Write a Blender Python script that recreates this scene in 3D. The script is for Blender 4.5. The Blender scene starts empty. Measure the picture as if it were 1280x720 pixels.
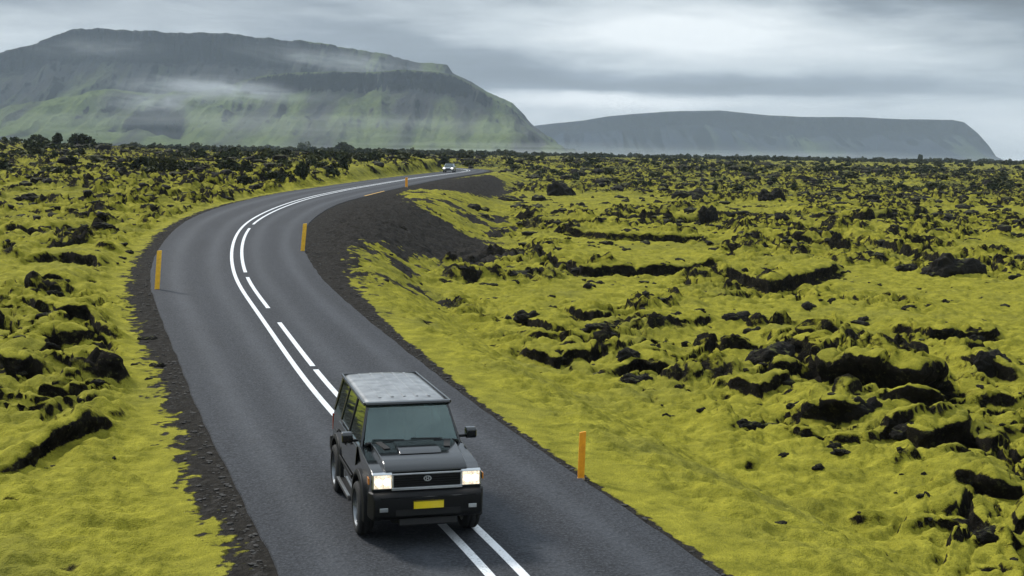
import bpy, bmesh, math, random
import numpy as np
from mathutils import Vector, Matrix, noise as mn
random.seed(7)
R = math.radians
scene = bpy.context.scene
COL = scene.collection
f32 = np.float32

# ------------------------------------------------------------------ camera
F, H, ROLL, Y0 = 1600.0, 5.8, 0.015, 192.0
TH = math.atan((360 - Y0) * math.cos(ROLL) / F)
CR, SR = math.cos(ROLL), math.sin(ROLL)
cam_d = bpy.data.cameras.new('camera'); cam = bpy.data.objects.new('camera', cam_d); COL.objects.link(cam)
cam_d.sensor_width = 36.0; cam_d.lens = 36.0 * F / 1280.0
cam_d.clip_start = 0.2; cam_d.clip_end = 30000
r0 = Vector((1, 0, 0)); u0 = Vector((0, math.sin(TH), math.cos(TH))); fw = Vector((0, math.cos(TH), -math.sin(TH)))
rc = r0 * CR + u0 * SR; uc = u0 * CR - r0 * SR
cam.matrix_world = Matrix(((rc.x, uc.x, -fw.x, 0), (rc.y, uc.y, -fw.y, 0), (rc.z, uc.z, -fw.z, H), (0, 0, 0, 1)))
scene.camera = cam

def ray(px, py):
    X = px - 640.0; Y = 360.0 - py
    a = (X * CR - Y * SR) / F; b = (X * SR + Y * CR) / F
    return np.array([a, math.cos(TH) + b * math.sin(TH), -math.sin(TH) + b * math.cos(TH)])
def on_plane(px, py, z=0.0):
    d = ray(px, py); t = (z - H) / d[2]
    return d[0] * t, d[1] * t
def at_depth(px, py, Y):
    d = ray(px, py); t = Y / d[1]
    return d[0] * t, Y, H + d[2] * t

# ------------------------------------------------------------------ numpy noise
def _h(ix, iy, s):
    v = (ix.astype(np.int64) * 374761393 + iy.astype(np.int64) * 668265263 + s * 2147483647) & 0xffffffff
    v = ((v ^ (v >> 13)) * 1274126177) & 0xffffffff
    return (v ^ (v >> 16)) & 0xffffffff
def perlin(x, y, s=0):
    xi = np.floor(x); yi = np.floor(y); fx = (x - xi).astype(f32); fy = (y - yi).astype(f32)
    xi = xi.astype(np.int64); yi = yi.astype(np.int64)
    def g(dx, dy):
        a = _h(xi + dx, yi + dy, s).astype(f32) * f32(2 * math.pi / 4294967296.0)
        return np.cos(a) * (fx - dx) + np.sin(a) * (fy - dy)
    u = fx * fx * fx * (fx * (fx * 6 - 15) + 10); v = fy * fy * fy * (fy * (fy * 6 - 15) + 10)
    a = g(0, 0); b = g(1, 0); c = g(0, 1); d = g(1, 1)
    return (a + u * (b - a) + v * (c - a + u * (a - b - c + d))) * f32(1.5)
def fbm(x, y, s=0, o=3, gain=.5):
    t = 0; a = 1.0; n = 0
    for k in range(o):
        t = t + perlin(x * 2 ** k + 13.7 * k, y * 2 ** k - 7.1 * k, s + k * 17) * a; n += a; a *= gain
    return t / n
def worley(x, y, s=0):
    xi = np.floor(x).astype(np.int64); yi = np.floor(y).astype(np.int64)
    f1 = np.full(x.shape, 9, f32); f2 = f1.copy(); cid = np.zeros(x.shape, f32)
    for dx in (-1, 0, 1):
        for dy in (-1, 0, 1):
            h = _h(xi + dx, yi + dy, s)
            ox = (h & 0xffff).astype(f32) / 65535.; oy = ((h >> 16) & 0xffff).astype(f32) / 65535.
            d = np.hypot((xi + dx + ox - x), (yi + dy + oy - y)).astype(f32)
            m = d < f1
            f2 = np.where(m, f1, np.minimum(f2, d)); cid = np.where(m, ox, cid); f1 = np.where(m, d, f1)
    return f1, f2, cid
def ss(a, b, x):
    t = np.clip((x - a) / (b - a), 0, 1); return t * t * (3 - 2 * t)

# ------------------------------------------------------------------ road centre line (traced on the road, taken to its real place)
ctr = [(640,720,0),(570,653,0),(422,512,0),(350,420,.15),(325,383,.4),(304,353,.65),(295.5,322,.95),(299,298,1.2),(310,281,1.45),(331,267,1.7),(374,250.5,2.0),(420,239.5,2.2),(470,230.5,2.3),(520,222.5,2.35),(560,217.3,2.4)]
P = [(9.5, -42.0, 0.0), (6.9, -20.0, 0.), (4.1, 0.0, 0.)]
for px, py, z in ctr:
    x, y = on_plane(px, py, z); P.append((x, y, z))
x, y, z = P[-1]
P += [(x + 1.6, y + 24, 2.42), (x + 1.9, y + 40, 2.5), (x - 2.0, y + 58, 2.6), (x - 12, y + 72, 2.7), (x - 32, y + 84, 2.8), (x - 80, y + 125, 2.9), (x - 140, y + 160, 3.2)]
P = np.array(P)
def catmull(P, step=0.5):
    out = []
    for i in range(1, len(P) - 2):
        p0, p1, p2, p3 = P[i - 1], P[i], P[i + 1], P[i + 2]
        n = max(2, int(np.hypot(*(p2 - p1)[:2]) / step))
        t0 = 0; t1 = t0 + np.hypot(*(p1 - p0)[:2]) ** .5; t2 = t1 + np.hypot(*(p2 - p1)[:2]) ** .5; t3 = t2 + np.hypot(*(p3 - p2)[:2]) ** .5
        for k in range(n):
            t = t1 + (t2 - t1) * k / n
            A1 = (t1 - t) / (t1 - t0) * p0 + (t - t0) / (t1 - t0) * p1
            A2 = (t2 - t) / (t2 - t1) * p1 + (t - t1) / (t2 - t1) * p2
            A3 = (t3 - t) / (t3 - t2) * p2 + (t - t2) / (t3 - t2) * p3
            B1 = (t2 - t) / (t2 - t0) * A1 + (t - t0) / (t2 - t0) * A2
            B2 = (t3 - t) / (t3 - t1) * A2 + (t - t1) / (t3 - t1) * A3
            out.append((t2 - t) / (t2 - t1) * B1 + (t - t1) / (t2 - t1) * B2)
    return np.array(out)
RC = catmull(P)
for _ in range(60):   # fair the curve
    RC[1:-1] = .25 * RC[:-2] + .5 * RC[1:-1] + .25 * RC[2:]
for _ in range(400):
    RC[1:-1, 2] = .25 * RC[:-2, 2] + .5 * RC[1:-1, 2] + .25 * RC[2:, 2]
seg = np.hypot(*np.diff(RC[:, :2], axis=0).T)
RS = np.concatenate([[0], np.cumsum(seg)])
n_ = int(RS[-1] / .5); SS = np.linspace(0, RS[-1], n_)
RC = np.stack([np.interp(SS, RS, RC[:, k]) for k in range(3)], 1); RS = SS
T = np.gradient(RC[:, :2], axis=0); T /= np.hypot(*T.T)[:, None]
RN = np.stack([T[:, 1], -T[:, 0]], 1)          # to the right of travel
S_CAR = RS[np.argmin(np.hypot(RC[:, 0] + 1.0, RC[:, 1] - 18))]
def s_of(px, py, z=0.):
    x, y = on_plane(px, py, z); return RS[np.argmin(np.hypot(RC[:, 0] - x, RC[:, 1] - y))]
def edge_w(pts, side):
    S_, W_ = [], []
    for px, py in pts:
        z = 0.
        for _ in range(6):
            x, y = on_plane(px, py, z); k = np.argmin(np.hypot(RC[:, 0] - x, RC[:, 1] - y)); z = RC[k, 2]
        S_.append(RS[k]); W_.append(abs((x - RC[k, 0]) * RN[k, 0] + (y - RC[k, 1]) * RN[k, 1]))
    o = np.argsort(S_); W = np.interp(RS, np.array(S_)[o], np.array(W_)[o])
    ker = np.ones(31) / 31; return np.convolve(np.pad(W, 15, mode='edge'), ker, mode='valid')
LE = [(349,720),(324,667),(302,622),(278,578),(253,511),(231,470),(207,410),(191,377),(189,340),(197,310),(210,297),(233,275),(252,266),(282,256),(313,249),(343,242),(404,233)]
RE = [(903,720),(809,655),(722,599),(657,550),(592,500),(545,464),(459,400),(435,380),(404,347),(383,319),(381,289),(388,276),(401,266),(420,255),(459,245)]
HL = edge_w(LE, -1); HR = edge_w(RE, 1)
print('HL', HL[::40].round(2)); print('HR', HR[::40].round(2))
CROWN = 0.0

def road_coords(x, y):
    """nearest station: s index, signed offset (right +)"""
    shp = x.shape; x = x.ravel(); y = y.ravel()
    idx = np.zeros(x.size, np.int32); best = np.full(x.size, 1e9, f32)
    near = (x > -260) & (x < 140) & (y > -70) & (y < 600)
    ii = np.nonzero(near)[0]
    sub = slice(None, None, 4); cx = RC[sub, 0].astype(f32); cy = RC[sub, 1].astype(f32)
    for a in range(0, ii.size, 40000):
        j = ii[a:a + 40000]
        d = (x[j, None].astype(f32) - cx) ** 2 + (y[j, None].astype(f32) - cy) ** 2
        idx[j] = np.argmin(d, 1) * 4
    j = ii
    for st in (2, 1):
        for dd in (-st, st):
            k = np.clip(idx[j] + dd, 0, len(RS) - 1)
            d0 = np.hypot(x[j] - RC[idx[j], 0], y[j] - RC[idx[j], 1]); d1 = np.hypot(x[j] - RC[k, 0], y[j] - RC[k, 1])
            idx[j] = np.where(d1 < d0, k, idx[j])
    dx = x - RC[idx, 0]; dy = y - RC[idx, 1]
    off = dx * RN[idx, 0] + dy * RN[idx, 1]; dist = np.hypot(dx, dy)
    off = np.where(np.abs(off) < dist * .7, np.sign(off + 1e-9) * dist, off)
    off = np.where(near, off, np.sign(x + 20) * 900)
    return idx.reshape(shp), off.reshape(shp)

# ------------------------------------------------------------------ terrain shape
def macro(x, y, idx=None, off=None):
    if idx is None: idx, off = road_coords(x, y)
    zr = RC[idx, 2]; hw = np.where(off > 0, HR[idx], HL[idx]); s = RS[idx] - S_CAR
    big = fbm(x / 60, y / 60, 3, 2)
    zR = np.interp(y, [0, 30, 60, 110, 170, 300, 600, 1500, 8000], [-1.5, -1.5, -1.2, -.5, .4, 1.9, 3.9, 4.2, 1.0]) + big * .5
    zL = np.interp(y, [0, 30, 60, 110, 170, 260, 420, 800, 8000], [.05, .1, .75, 2.2, 3.6, 4.9, 4.9, 4.6, 1.0]) + big * .5 \
        + ss(20, 110, -x - y * .14) * ss(70, 210, y) * (1 - ss(420, 800, y)) * 1.6
    # beyond the far bend left and right meet
    far = ss(230, 330, y); zm = zR * .5 + zL * .5
    zL = zL + (zm - zL) * far * ss(-120, 0, x); zR = zR + (zm - zR) * far * (1 - ss(0, 150, x))
    oR = off - HR[idx]; oL = -off - HL[idx]
    wf = np.interp(s, [0, 25, 45, 90, 160, 230], [6.5, 5.5, 7, 13, 9, 9])
    kR = ss(.3, 1, oR / wf); kL = ss(.4, 3.2, oL)
    edge = zr - .03 - .10 * np.clip(oR, 0, 2) * .5
    z_r = edge + (zR - edge) * kR
    edge = zr - .03 - .10 * np.clip(oL, 0, 2)
    z_l = edge + (zL - edge) * kL
    z = np.where(off > 0, z_r, z_l)
    inside = np.minimum(-oR, -oL)                      # >0 under the road
    z = np.where(inside > 0, zr - .03 - .14 * ss(0, .4, inside), z)
    return z

_T = np.geomspace(8, 3000, 1400)
def hit(px, py, fn=macro):
    d = ray(px, py); X = d[0] * _T / d[1]; Yv = _T; Z = H + d[2] * _T / d[1]
    g = fn(X, Yv); k = int(np.argmax(Z < g))
    if Z[k] >= g[k]: k = len(_T) - 1
    return float(X[k]), float(Yv[k]), float(g[k])

def poly_world(pts): return np.array([hit(a, b)[:2] for a, b in pts])
def in_poly(x, y, poly):
    c = np.zeros(x.shape, bool); n = len(poly)
    for i in range(n):
        x1, y1 = poly[i]; x2, y2 = poly[(i + 1) % n]
        m = ((y1 > y) != (y2 > y)) & (x < (x2 - x1) * (y - y1) / (y2 - y1 + 1e-12) + x1); c ^= m
    return c
def poly_dist(x, y, poly, closed=True):
    d = np.full(x.shape, 1e9); n = len(poly)
    for i in range(n if closed else n - 1):
        a = poly[i]; b = poly[(i + 1) % n]; ab = b - a; L = ab @ ab + 1e-9
        t = np.clip(((x - a[0]) * ab[0] + (y - a[1]) * ab[1]) / L, 0, 1)
        d = np.minimum(d, np.hypot(x - a[0] - t * ab[0], y - a[1] - t * ab[1]))
    return d

# gravel areas on the road bank
G1 = poly_world([(378,300),(388,272),(410,256),(450,247),(492,241),(520,258),(560,280),(600,300),(645,322),(600,334),(565,330),(530,318),(498,318),(470,300),(450,310),(436,335),(440,362),(455,392),(418,372),(392,340)])
G2 = poly_world([(470,236),(520,230),(610,219),(628,226),(640,243),(600,246),(540,238)])
# rows of broken lava edges seen as dark faces under slabs of moss: (pixel trace on the ground, height m, depth of the slab)
SC = [
 ([(300,232),(340,226),(372,222)], .5, 4.0), ([(0,290),(60,296),(110,290)], .5, 3.0), ([(20,330),(80,326),(140,340)], .5, 3.0), ([(170,250),(230,246),(270,238)], .5, 4.0),
 ([(640,440),(690,452),(740,446)], .4, 1.6), ([(700,395),(740,402),(775,398)], .45, 2.0), ([(790,400),(850,410),(900,404)], .45, 2.5), ([(1120,420),(1190,428),(1260,420)], .5, 3.0),
 ([(760,275),(830,280),(900,276)], .6, 6.0), ([(1000,270),(1080,276),(1160,270)], .7, 6.0),
 ([(-10,590),(20,578),(50,560),(100,548),(150,540)], .75, 2.6),
 ([(150,530),(180,520),(208,512)], .35, 1.2), ([(60,520),(90,508),(120,512)], .4, 1.5),
 ([(100,482),(150,470),(200,486)], .42, 1.8),
 ([(0,452),(25,470),(48,462)], .7, 2.0),
 ([(110,432),(150,426),(176,430)], .38, 1.8),
 ([(5,362),(40,352),(78,358)], .5, 2.5),
 ([(60,395),(110,405),(150,430)], .5, 3.0),
 ([(130,370),(165,378)], .4, 2.0),
 ([(120,318),(180,322)], .5, 3.0),
 ([(520,258),(580,262),(640,275),(700,282),(745,285)], .65, 5.0),
 ([(655,310),(690,330),(730,345),(800,344),(850,343),(905,340)], .7, 5.0),
 ([(700,300),(760,305),(830,306),(880,304)], .6, 5.0),
 ([(890,345),(960,368),(1010,352),(1050,340)], .8, 4.0),
 ([(905,490),(950,500),(1000,488)], .5, 2.5),
 ([(995,470),(1030,492),(1080,500),(1140,505),(1195,490)], 1.25, 3.4),
 ([(1090,545),(1150,560),(1200,555),(1270,575)], .7, 3.0),
 ([(1000,520),(1050,528),(1090,530)], .6, 2.2),
 ([(1205,640),(1240,655),(1280,700)], .7, 2.5),
 ([(1190,610),(1235,620),(1280,625)], .6, 2.2),
 ([(1200,460),(1235,480),(1285,478)], .8, 2.2),
 ([(760,470),(800,462),(840,470),(860,480)], .55, 2.0),
 ([(1060,300),(1130,310),(1180,330)], .8, 6.0),
 ([(930,300),(1000,306),(1060,312)], .6, 5.0),
 ([(640,395),(690,420),(730,425)], .4, 1.6),
 ([(900,585),(960,592)], .25, 1.5),
 ([(1100,520),(1180,525)], .6, 2.0),
]
SCW = [(poly_world(p), h, L) for p, h, L in SC]
def smooth_zones():
    Z = []
    for cx, cy, rx, ry in [(150,690,90,50),(800,325,110,18),(720,255,150,14),(760,365,110,22),(1000,400,190,22),(760,540,190,60),(1000,590,220,50),(1000,680,200,60),(80,640,120,80),(120,420,60,14),(900,430,60,12),(90,330,70,10),(630,500,60,40),(1150,450,60,12)]:
        x, y, _ = hit(cx, cy); x2, y2, _ = hit(cx + rx, cy); _, y3, _ = hit(cx, max(cy - ry, 215)); _, y4, _ = hit(cx, min(cy + ry, 740))
        Z.append((x, (y3 + y4) / 2, abs(x2 - x), (y3 - y4) / 2))
    return Z
SZ = smooth_zones()

OFFE = [None, None]
def terrain(x, y):
    """height, rock mask, gravel mask, horizontal shift, lava mask"""
    idx, off = road_coords(x, y); s = RS[idx] - S_CAR; hw = np.where(off > 0, HR[idx], HL[idx])
    z = macro(x, y, idx, off)
    o = np.abs(off) - hw; right = off > 0
    wx = fbm(x / 5, y / 5, 11, 2) * 2.2; wy = fbm(x / 5, y / 5, 23, 2) * 2.2
    # how broken the lava is here
    wf = np.interp(s, [0, 25, 45, 90, 160, 230], [6.5, 5.8, 6.5, 13, 9, 9])
    A = np.where(right, ss(.75, 1.1, o / wf), ss(.9, 2.3, o + wx * .2))
    sm = np.zeros(x.shape)
    for cx, cy, rx, ry in SZ:
        sm = np.maximum(sm, 1 - ss(.45, 1.25, np.hypot((x - cx + wx) / rx, (y - cy + wy) / ry)))
    br = fbm(x / 16 + 3, y / 22, 31, 3)
    far = ss(50, 130, y)
    broken = ss(-.25, .3, br + .04 + far * .20 + np.where(right, 0., np.interp(y, [0, 60, 120, 300], [.14, .14, .0, -.16]))) * (1 - sm * .9) * A
    # the small bank below the road on the right stays soft but lumpy
    calm = np.where(right, 1 - .55 * (A < .5), 1)
    # slabs in steps
    n1 = fbm((x + wx) / 9, (y + wy) / 6, 41, 3) * 1.6 + .02 * y
    k = n1 * 2.2; fl = np.floor(k); fr = k - fl
    rise = ss(.72, .97, fr); riser = ss(.72, .82, fr) * (1 - ss(.95, 1.0, fr))
    step = (fl + rise - k) * .44
    z = z + step * broken
    # cushions
    f1, f2, cid = worley((x + wx * .5) / 2.3, (y + wy * .5) / 1.7, 5)
    cush = (1 - f1 ** 2 * .9) * (.25 + .55 * cid); crack = 1 - ss(.03, .16, f2 - f1)
    g1, g2, gid = worley((x + wx * .3) / .85, (y + wy * .3) / .7, 9)
    c2 = (1 - g1 ** 2) * .5; crack2 = 1 - ss(.02, .13, g2 - g1)
    m1 = broken * (.45 + .55 * ss(-.2, .3, fbm(x / 7, y / 7, 71, 2)))
    z = z + cush * .56 * m1 - crack * .42 * m1 * (cid > .35)
    z = z + c2 * (.10 + .22 * broken) * np.clip(A + .25, 0, 1) * np.where(o > .5, 1, 0) * calm - crack2 * .12 * m1
    # knobs of bare clinker
    kn = fbm(x / 4.2, y / 3.6, 51, 2); km = ss(.24, .42, kn + far * .14 + broken * .05) * np.clip(broken * 1.4, 0, 1)
    a1, a2, aid = worley((x + wx * .2) / .75, y / .7, 61); b1, b2, bid = worley(x / .27 + wx, y / .27, 62)
    rg = (1 - a1 ** 2 * 1.3) * (.3 + .9 * aid); rg2 = (1 - b1 ** 2 * 1.3) * (.3 + .7 * bid)
    z = z + km * (.08 + rg * .40 + rg2 * .20)
    # traced edges
    sx = np.zeros(x.shape); sy = np.zeros(x.shape); rock = np.zeros(x.shape)
    for pw, h, L in SCW:
        lo = pw.min(0) - L * 3 - 3; hi = pw.max(0) + L * 3 + 3
        m = (x > lo[0]) & (x < hi[0]) & (y > lo[1]) & (y < hi[1])
        if not m.any(): continue
        X = x[m] + perlin(x[m] / 1.6, y[m] / 3., 81) * .25 + wx[m] * .15; Y = y[m] + perlin(x[m] / 1.5, y[m] / 4., 82) * .45 + wy[m] * .12
        o_ = np.argsort(pw[:, 0]); yl = np.interp(X, pw[o_, 0], pw[o_, 1]); ml = (np.interp(X + .2, pw[o_, 0], pw[o_, 1]) - np.interp(X - .2, pw[o_, 0], pw[o_, 1])) / .4
        dxe = np.maximum(pw[:, 0].min() - X, X - pw[:, 0].max()); ends = (1 - ss(-.9, .5, dxe)) * A[m]
        d = np.sign(Y - yl) * np.minimum(np.abs(Y - yl), poly_dist(X, Y, pw[o_], False)); L2 = L * (1 + y[m] / 60)
        w = max(.16, L * .07)
        h = h * (.78 if h > .6 else .9)
        up = ss(-w, w * .4, d) * np.exp(-np.clip(d, 0, None) ** 1.3 / L2 ** 1.3)
        z[m] += h * up * ends
        dig = np.exp(-((d + w * 1.6) / (w * 1.8)) ** 2); z[m] -= .35 * h * dig * ends
        f_ = np.exp(-((d + w * .5) / (w * 1.1)) ** 2) * ends
        rock[m] = np.maximum(rock[m], f_ * 1.1)
        sy[m] -= .38 * h * ss(.35, .9, up) * (1 - ss(L2 * .15, L2 * .4, np.clip(d, 0, None))) * ends / (1 + ml ** 2)
    # moss relief everywhere
    soft = fbm(x / 1.3, y / 1.0, 91, 3); soft2 = fbm(x / .38, y / .30, 95, 2)
    amp = np.where(o > .6, 1, 0) * ss(.6, 2.0, o)
    z = z + (soft * .21 + soft2 * .10 + perlin(x / .13, y / .11, 99) * .02) * amp
    pim = ss(.30, .55, fbm(x / 1.1, y / .8, 97, 2)) * amp * (1 - sm * .7)       # small bare tufts and holes
    z = z - pim * .10 * (1 - km)
    # gravel
    wob = fbm(x / 2.2, y / 2.2, 101, 3) * 1.5; wob2 = fbm(x / .5, y / .5, 103, 2)
    wl = np.interp(s, [-10, 0, 12, 30, 50, 90, 140], [.60, .55, .62, .85, .75, .5, .4])
    wr = np.interp(s, [-10, 0, 10, 22, 34, 60, 90, 120, 200], [.05, .08, .15, .45, .9, 1.8, 1.6, 1.0, .8])
    w3 = fbm(x / .2, y / .2, 109, 2)
    gl = np.where(right, 1 - ss(-.10, .25, o - wr - wob * .25 * wr - wob2 * .10 - w3 * .08), 1 - ss(-.45, .5, o - wl - wob * .22 - wob2 * .5 - w3 * .35))
    gp = np.zeros(x.shape)
    for pl in (G1, G2):
        c = pl.mean(0); m = (np.abs(x - c[0]) < 60) & (np.abs(y - c[1]) < 90)
        sd = poly_dist(x[m] + wob[m] * .8, y[m] + wob[m], pl) * np.where(in_poly(x[m] + wob[m] * .8, y[m] + wob[m], pl), 1, -1)
        gp[m] = np.maximum(gp[m], ss(-1.2, .8, sd + wob2[m] * 1.6))
    # thin stony patches down the bank between the curve and the moss
    bank = right * ss(25, 42, s) * (1 - ss(95, 120, s)) * ss(.3, 1.5, o) * (1 - ss(.8, 1.4, o / wf))
    gp = np.maximum(gp, bank * ss(.0, .28, fbm(x / 2.6, y / 4.0, 105, 3) + .03 + .5 * wob2 * .3) * .85)
    gravel = np.clip(np.maximum(gl * np.where(o > -1, 1, 1), gp), 0, 1)
    z = np.where(gravel > .01, z + (perlin(x / .16, y / .16, 107) * .02 + perlin(x / .4, y / .4, 108) * .03) * gravel * (o > .15), z)
    rock = np.maximum(rock * .35, km * (.50 + .9 * perlin(x / .7, y / .7, 63) + .2 * rg2))
    rock = np.maximum(rock, crack * m1 * (cid > .35) * .9)
    rock = np.maximum(rock, crack2 * m1 * .55)
    rock = np.maximum(rock, pim * .75)
    rock = np.where(o < .3, 0, rock)
    # lean the tops of the steps out a little
    e = .35
    sx = sx + 0
    gy = (n1 * 0)
    sy = sy - broken * ss(.9, .98, fr) * (1 - ss(.0, .25, k - fl) * 0) * .12
    sx = np.where(o < 1.2, 0, sx); sy = np.where(o < 1.2, 0, sy)
    OFFE[0] = o; OFFE[1] = np.maximum(broken, rock)
    return z, np.clip(rock, 0, 1), gravel, sx, sy, broken

# ------------------------------------------------------------------ object helpers
def tag(o, label=None, cat=None, group=None, kind=None):
    if label: o['label'] = label
    if cat: o['category'] = cat
    if group: o['group'] = group
    if kind: o['kind'] = kind
    return o
def empty(name, loc, rz=0.0):
    o = bpy.data.objects.new(name, None); COL.objects.link(o); o.location = loc; o.rotation_euler = (0, 0, rz); o.empty_display_size = .3
    return o
def link(name, me, mats, parent=None, smooth=False):
    o = bpy.data.objects.new(name, me); COL.objects.link(o)
    for m in (mats if isinstance(mats, (list, tuple)) else [mats]): me.materials.append(m)
    if parent: o.parent = parent
    if smooth: me.polygons.foreach_set('use_smooth', [True] * len(me.polygons))
    return o
def np_mesh(name, co, faces, attrs=None, smooth=True):
    me = bpy.data.meshes.new(name); n = len(co); q = faces.shape[1]
    me.vertices.add(n); me.vertices.foreach_set('co', np.ascontiguousarray(co, f32).ravel())
    me.loops.add(faces.size); me.loops.foreach_set('vertex_index', np.ascontiguousarray(faces, np.int32).ravel())
    me.polygons.add(len(faces)); me.polygons.foreach_set('loop_start', np.arange(0, faces.size, q, dtype=np.int32))
    me.polygons.foreach_set('loop_total', np.full(len(faces), q, np.int32))
    me.polygons.foreach_set('use_smooth', np.full(len(faces), smooth))
    me.update(calc_edges=True)
    for k, v in (attrs or {}).items():
        a = me.attributes.new(k, 'FLOAT', 'POINT'); a.data.foreach_set('value', np.ascontiguousarray(v, f32).ravel())
    return me
def grid_faces(nr, nc, wrap=False):
    i = np.arange(nr - 1)[:, None]; j = np.arange(nc if wrap else nc - 1)[None, :]
    a = i * nc + j; b = i * nc + (j + 1) % nc
    return np.stack([a, b, b + nc, a + nc], -1).reshape(-1, 4)

# ------------------------------------------------------------------ materials
def mat(name):
    m = bpy.data.materials.new(name); m.use_nodes = True; nt = m.node_tree
    return m, nt, nt.nodes['Principled BSDF']
def nd(nt, t, **k):
    n = nt.nodes.new(t)
    for a, b in k.items():
        if a in n.bl_rna.properties: setattr(n, a, b)
        else: n.inputs[a].default_value = b
    return n
def math_(nt, op, a, b=None, c=None):
    n = nt.nodes.new('ShaderNodeMath'); n.operation = op
    for i, v in enumerate((a, b, c)):
        if v is None: continue
        if isinstance(v, (int, float)): n.inputs[i].default_value = v
        else: nt.links.new(v, n.inputs[i])
    return n.outputs[0]
def mixc(nt, fac, a, b):
    n = nt.nodes.new('ShaderNodeMix'); n.data_type = 'RGBA'
    for s, v in ((n.inputs[0], fac), (n.inputs[6], a), (n.inputs[7], b)):
        if isinstance(v, (int, float)): s.default_value = v
        elif isinstance(v, tuple): s.default_value = (*v, 1)
        else: nt.links.new(v, s)
    return n.outputs[2]
def noise_(nt, vec, scale, detail=3, rough=.5, dist=0.):
    n = nt.nodes.new('ShaderNodeTexNoise'); n.inputs['Scale'].default_value = scale; n.inputs['Detail'].default_value = detail
    n.inputs['Roughness'].default_value = rough; n.inputs['Distortion'].default_value = dist
    if vec is not None: nt.links.new(vec, n.inputs['Vector'])
    return n.outputs[0]
def rng(nt, v, a, b, c=0., d=1.):
    n = nt.nodes.new('ShaderNodeMapRange'); nt.links.new(v, n.inputs[0])
    for i, k in enumerate((a, b, c, d)): n.inputs[i + 1].default_value = k
    return n.outputs[0]
def coords(nt, kind='Object', scale=None):
    o = nt.nodes.new('ShaderNodeTexCoord').outputs[kind]
    if scale:
        m = nt.nodes.new('ShaderNodeMapping'); m.inputs['Scale'].default_value = scale; nt.links.new(o, m.inputs[0]); return m.outputs[0]
    return o
def attr(nt, name):
    n = nt.nodes.new('ShaderNodeAttribute'); n.attribute_name = name; return n.outputs['Fac']
def bump(nt, bsdf, h, strength, dist):
    b = nt.nodes.new('ShaderNodeBump'); b.inputs['Strength'].default_value = strength; b.inputs['Distance'].default_value = dist
    nt.links.new(h, b.inputs['Height']); nt.links.new(b.outputs[0], bsdf.inputs['Normal'])
def simple(name, col, rough=.5, metal=0., coat=0., spec=.5, var=.12, scale=8., bmp=0.):
    m, nt, b = mat(name); v = coords(nt)
    n = noise_(nt, v, scale, 3)
    c = mixc(nt, rng(nt, n, .3, .7), tuple(x * (1 - var) for x in col), tuple(min(1, x * (1 + var)) for x in col))
    nt.links.new(c, b.inputs['Base Color']); b.inputs['Roughness'].default_value = rough; b.inputs['Metallic'].default_value = metal
    b.inputs['Coat Weight'].default_value = coat; b.inputs['Coat Roughness'].default_value = .06; b.inputs['Specular IOR Level'].default_value = spec
    if bmp: bump(nt, b, noise_(nt, v, scale * 12, 2), bmp, .01)
    return m

def moss_colour(nt, v):
    n1 = noise_(nt, v, .22, 4, .55); n2 = noise_(nt, v, 1.7, 4, .6, .4); n3 = noise_(nt, v, 9., 3, .65); n4 = noise_(nt, v, 38., 2, .6)
    c = mixc(nt, rng(nt, n2, .34, .66), MOSS_A, MOSS_B)
    c = mixc(nt, rng(nt, n3, .42, .72), c, MOSS_C)
    c = mixc(nt, math_(nt, 'MULTIPLY', rng(nt, n1, .50, .68), .42), c, MOSS_D)
    c = mixc(nt, math_(nt, 'MULTIPLY', rng(nt, n4, .48, .70), .42), c, MOSS_E)
    return c, n3, n4
MOSS_A = (.140, .138, .015); MOSS_B = (.335, .308, .036); MOSS_C = (.235, .218, .026); MOSS_D = (.125, .127, .034); MOSS_E = (.052, .052, .011)
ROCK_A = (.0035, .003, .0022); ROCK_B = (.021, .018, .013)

m_ground, nt, b = mat('moss_lava')
v = coords(nt)
mc, n3, n4 = moss_colour(nt, v)
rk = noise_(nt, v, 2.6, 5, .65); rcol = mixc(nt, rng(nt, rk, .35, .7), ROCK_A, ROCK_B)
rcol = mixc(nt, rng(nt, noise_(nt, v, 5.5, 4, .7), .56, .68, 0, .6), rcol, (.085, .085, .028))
gn = noise_(nt, v, 7., 4, .75); vor = nd(nt, 'ShaderNodeTexVoronoi', Scale=9.0); nt.links.new(v, vor.inputs['Vector'])
gcol = mixc(nt, rng(nt, gn, .3, .7), (.014, .0128, .011), (.038, .034, .029)); gcol = mixc(nt, rng(nt, vor.outputs['Color'], .6, 1.0, 0, .35), gcol, (.085, .08, .075))
e1 = noise_(nt, v, 4.5, 4, .7)
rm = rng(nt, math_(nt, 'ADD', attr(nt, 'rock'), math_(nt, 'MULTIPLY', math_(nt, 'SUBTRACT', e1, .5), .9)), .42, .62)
gn_ = nt.nodes.new('ShaderNodeNewGeometry'); sn_ = nt.nodes.new('ShaderNodeSeparateXYZ'); nt.links.new(gn_.outputs['Normal'], sn_.inputs[0])
nzv = math_(nt, 'ADD', sn_.outputs[2], math_(nt, 'MULTIPLY', math_(nt, 'SUBTRACT', noise_(nt, v, 3.2, 4, .7), .5), .55))
rm = math_(nt, 'MAXIMUM', rm, rng(nt, nzv, .70, .56, 0, 1))
gm = rng(nt, math_(nt, 'ADD', attr(nt, 'gravel'), math_(nt, 'MULTIPLY', math_(nt, 'SUBTRACT', noise_(nt, v, 3.5, 4, .75), .5), 1.1)), .40, .60)
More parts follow.
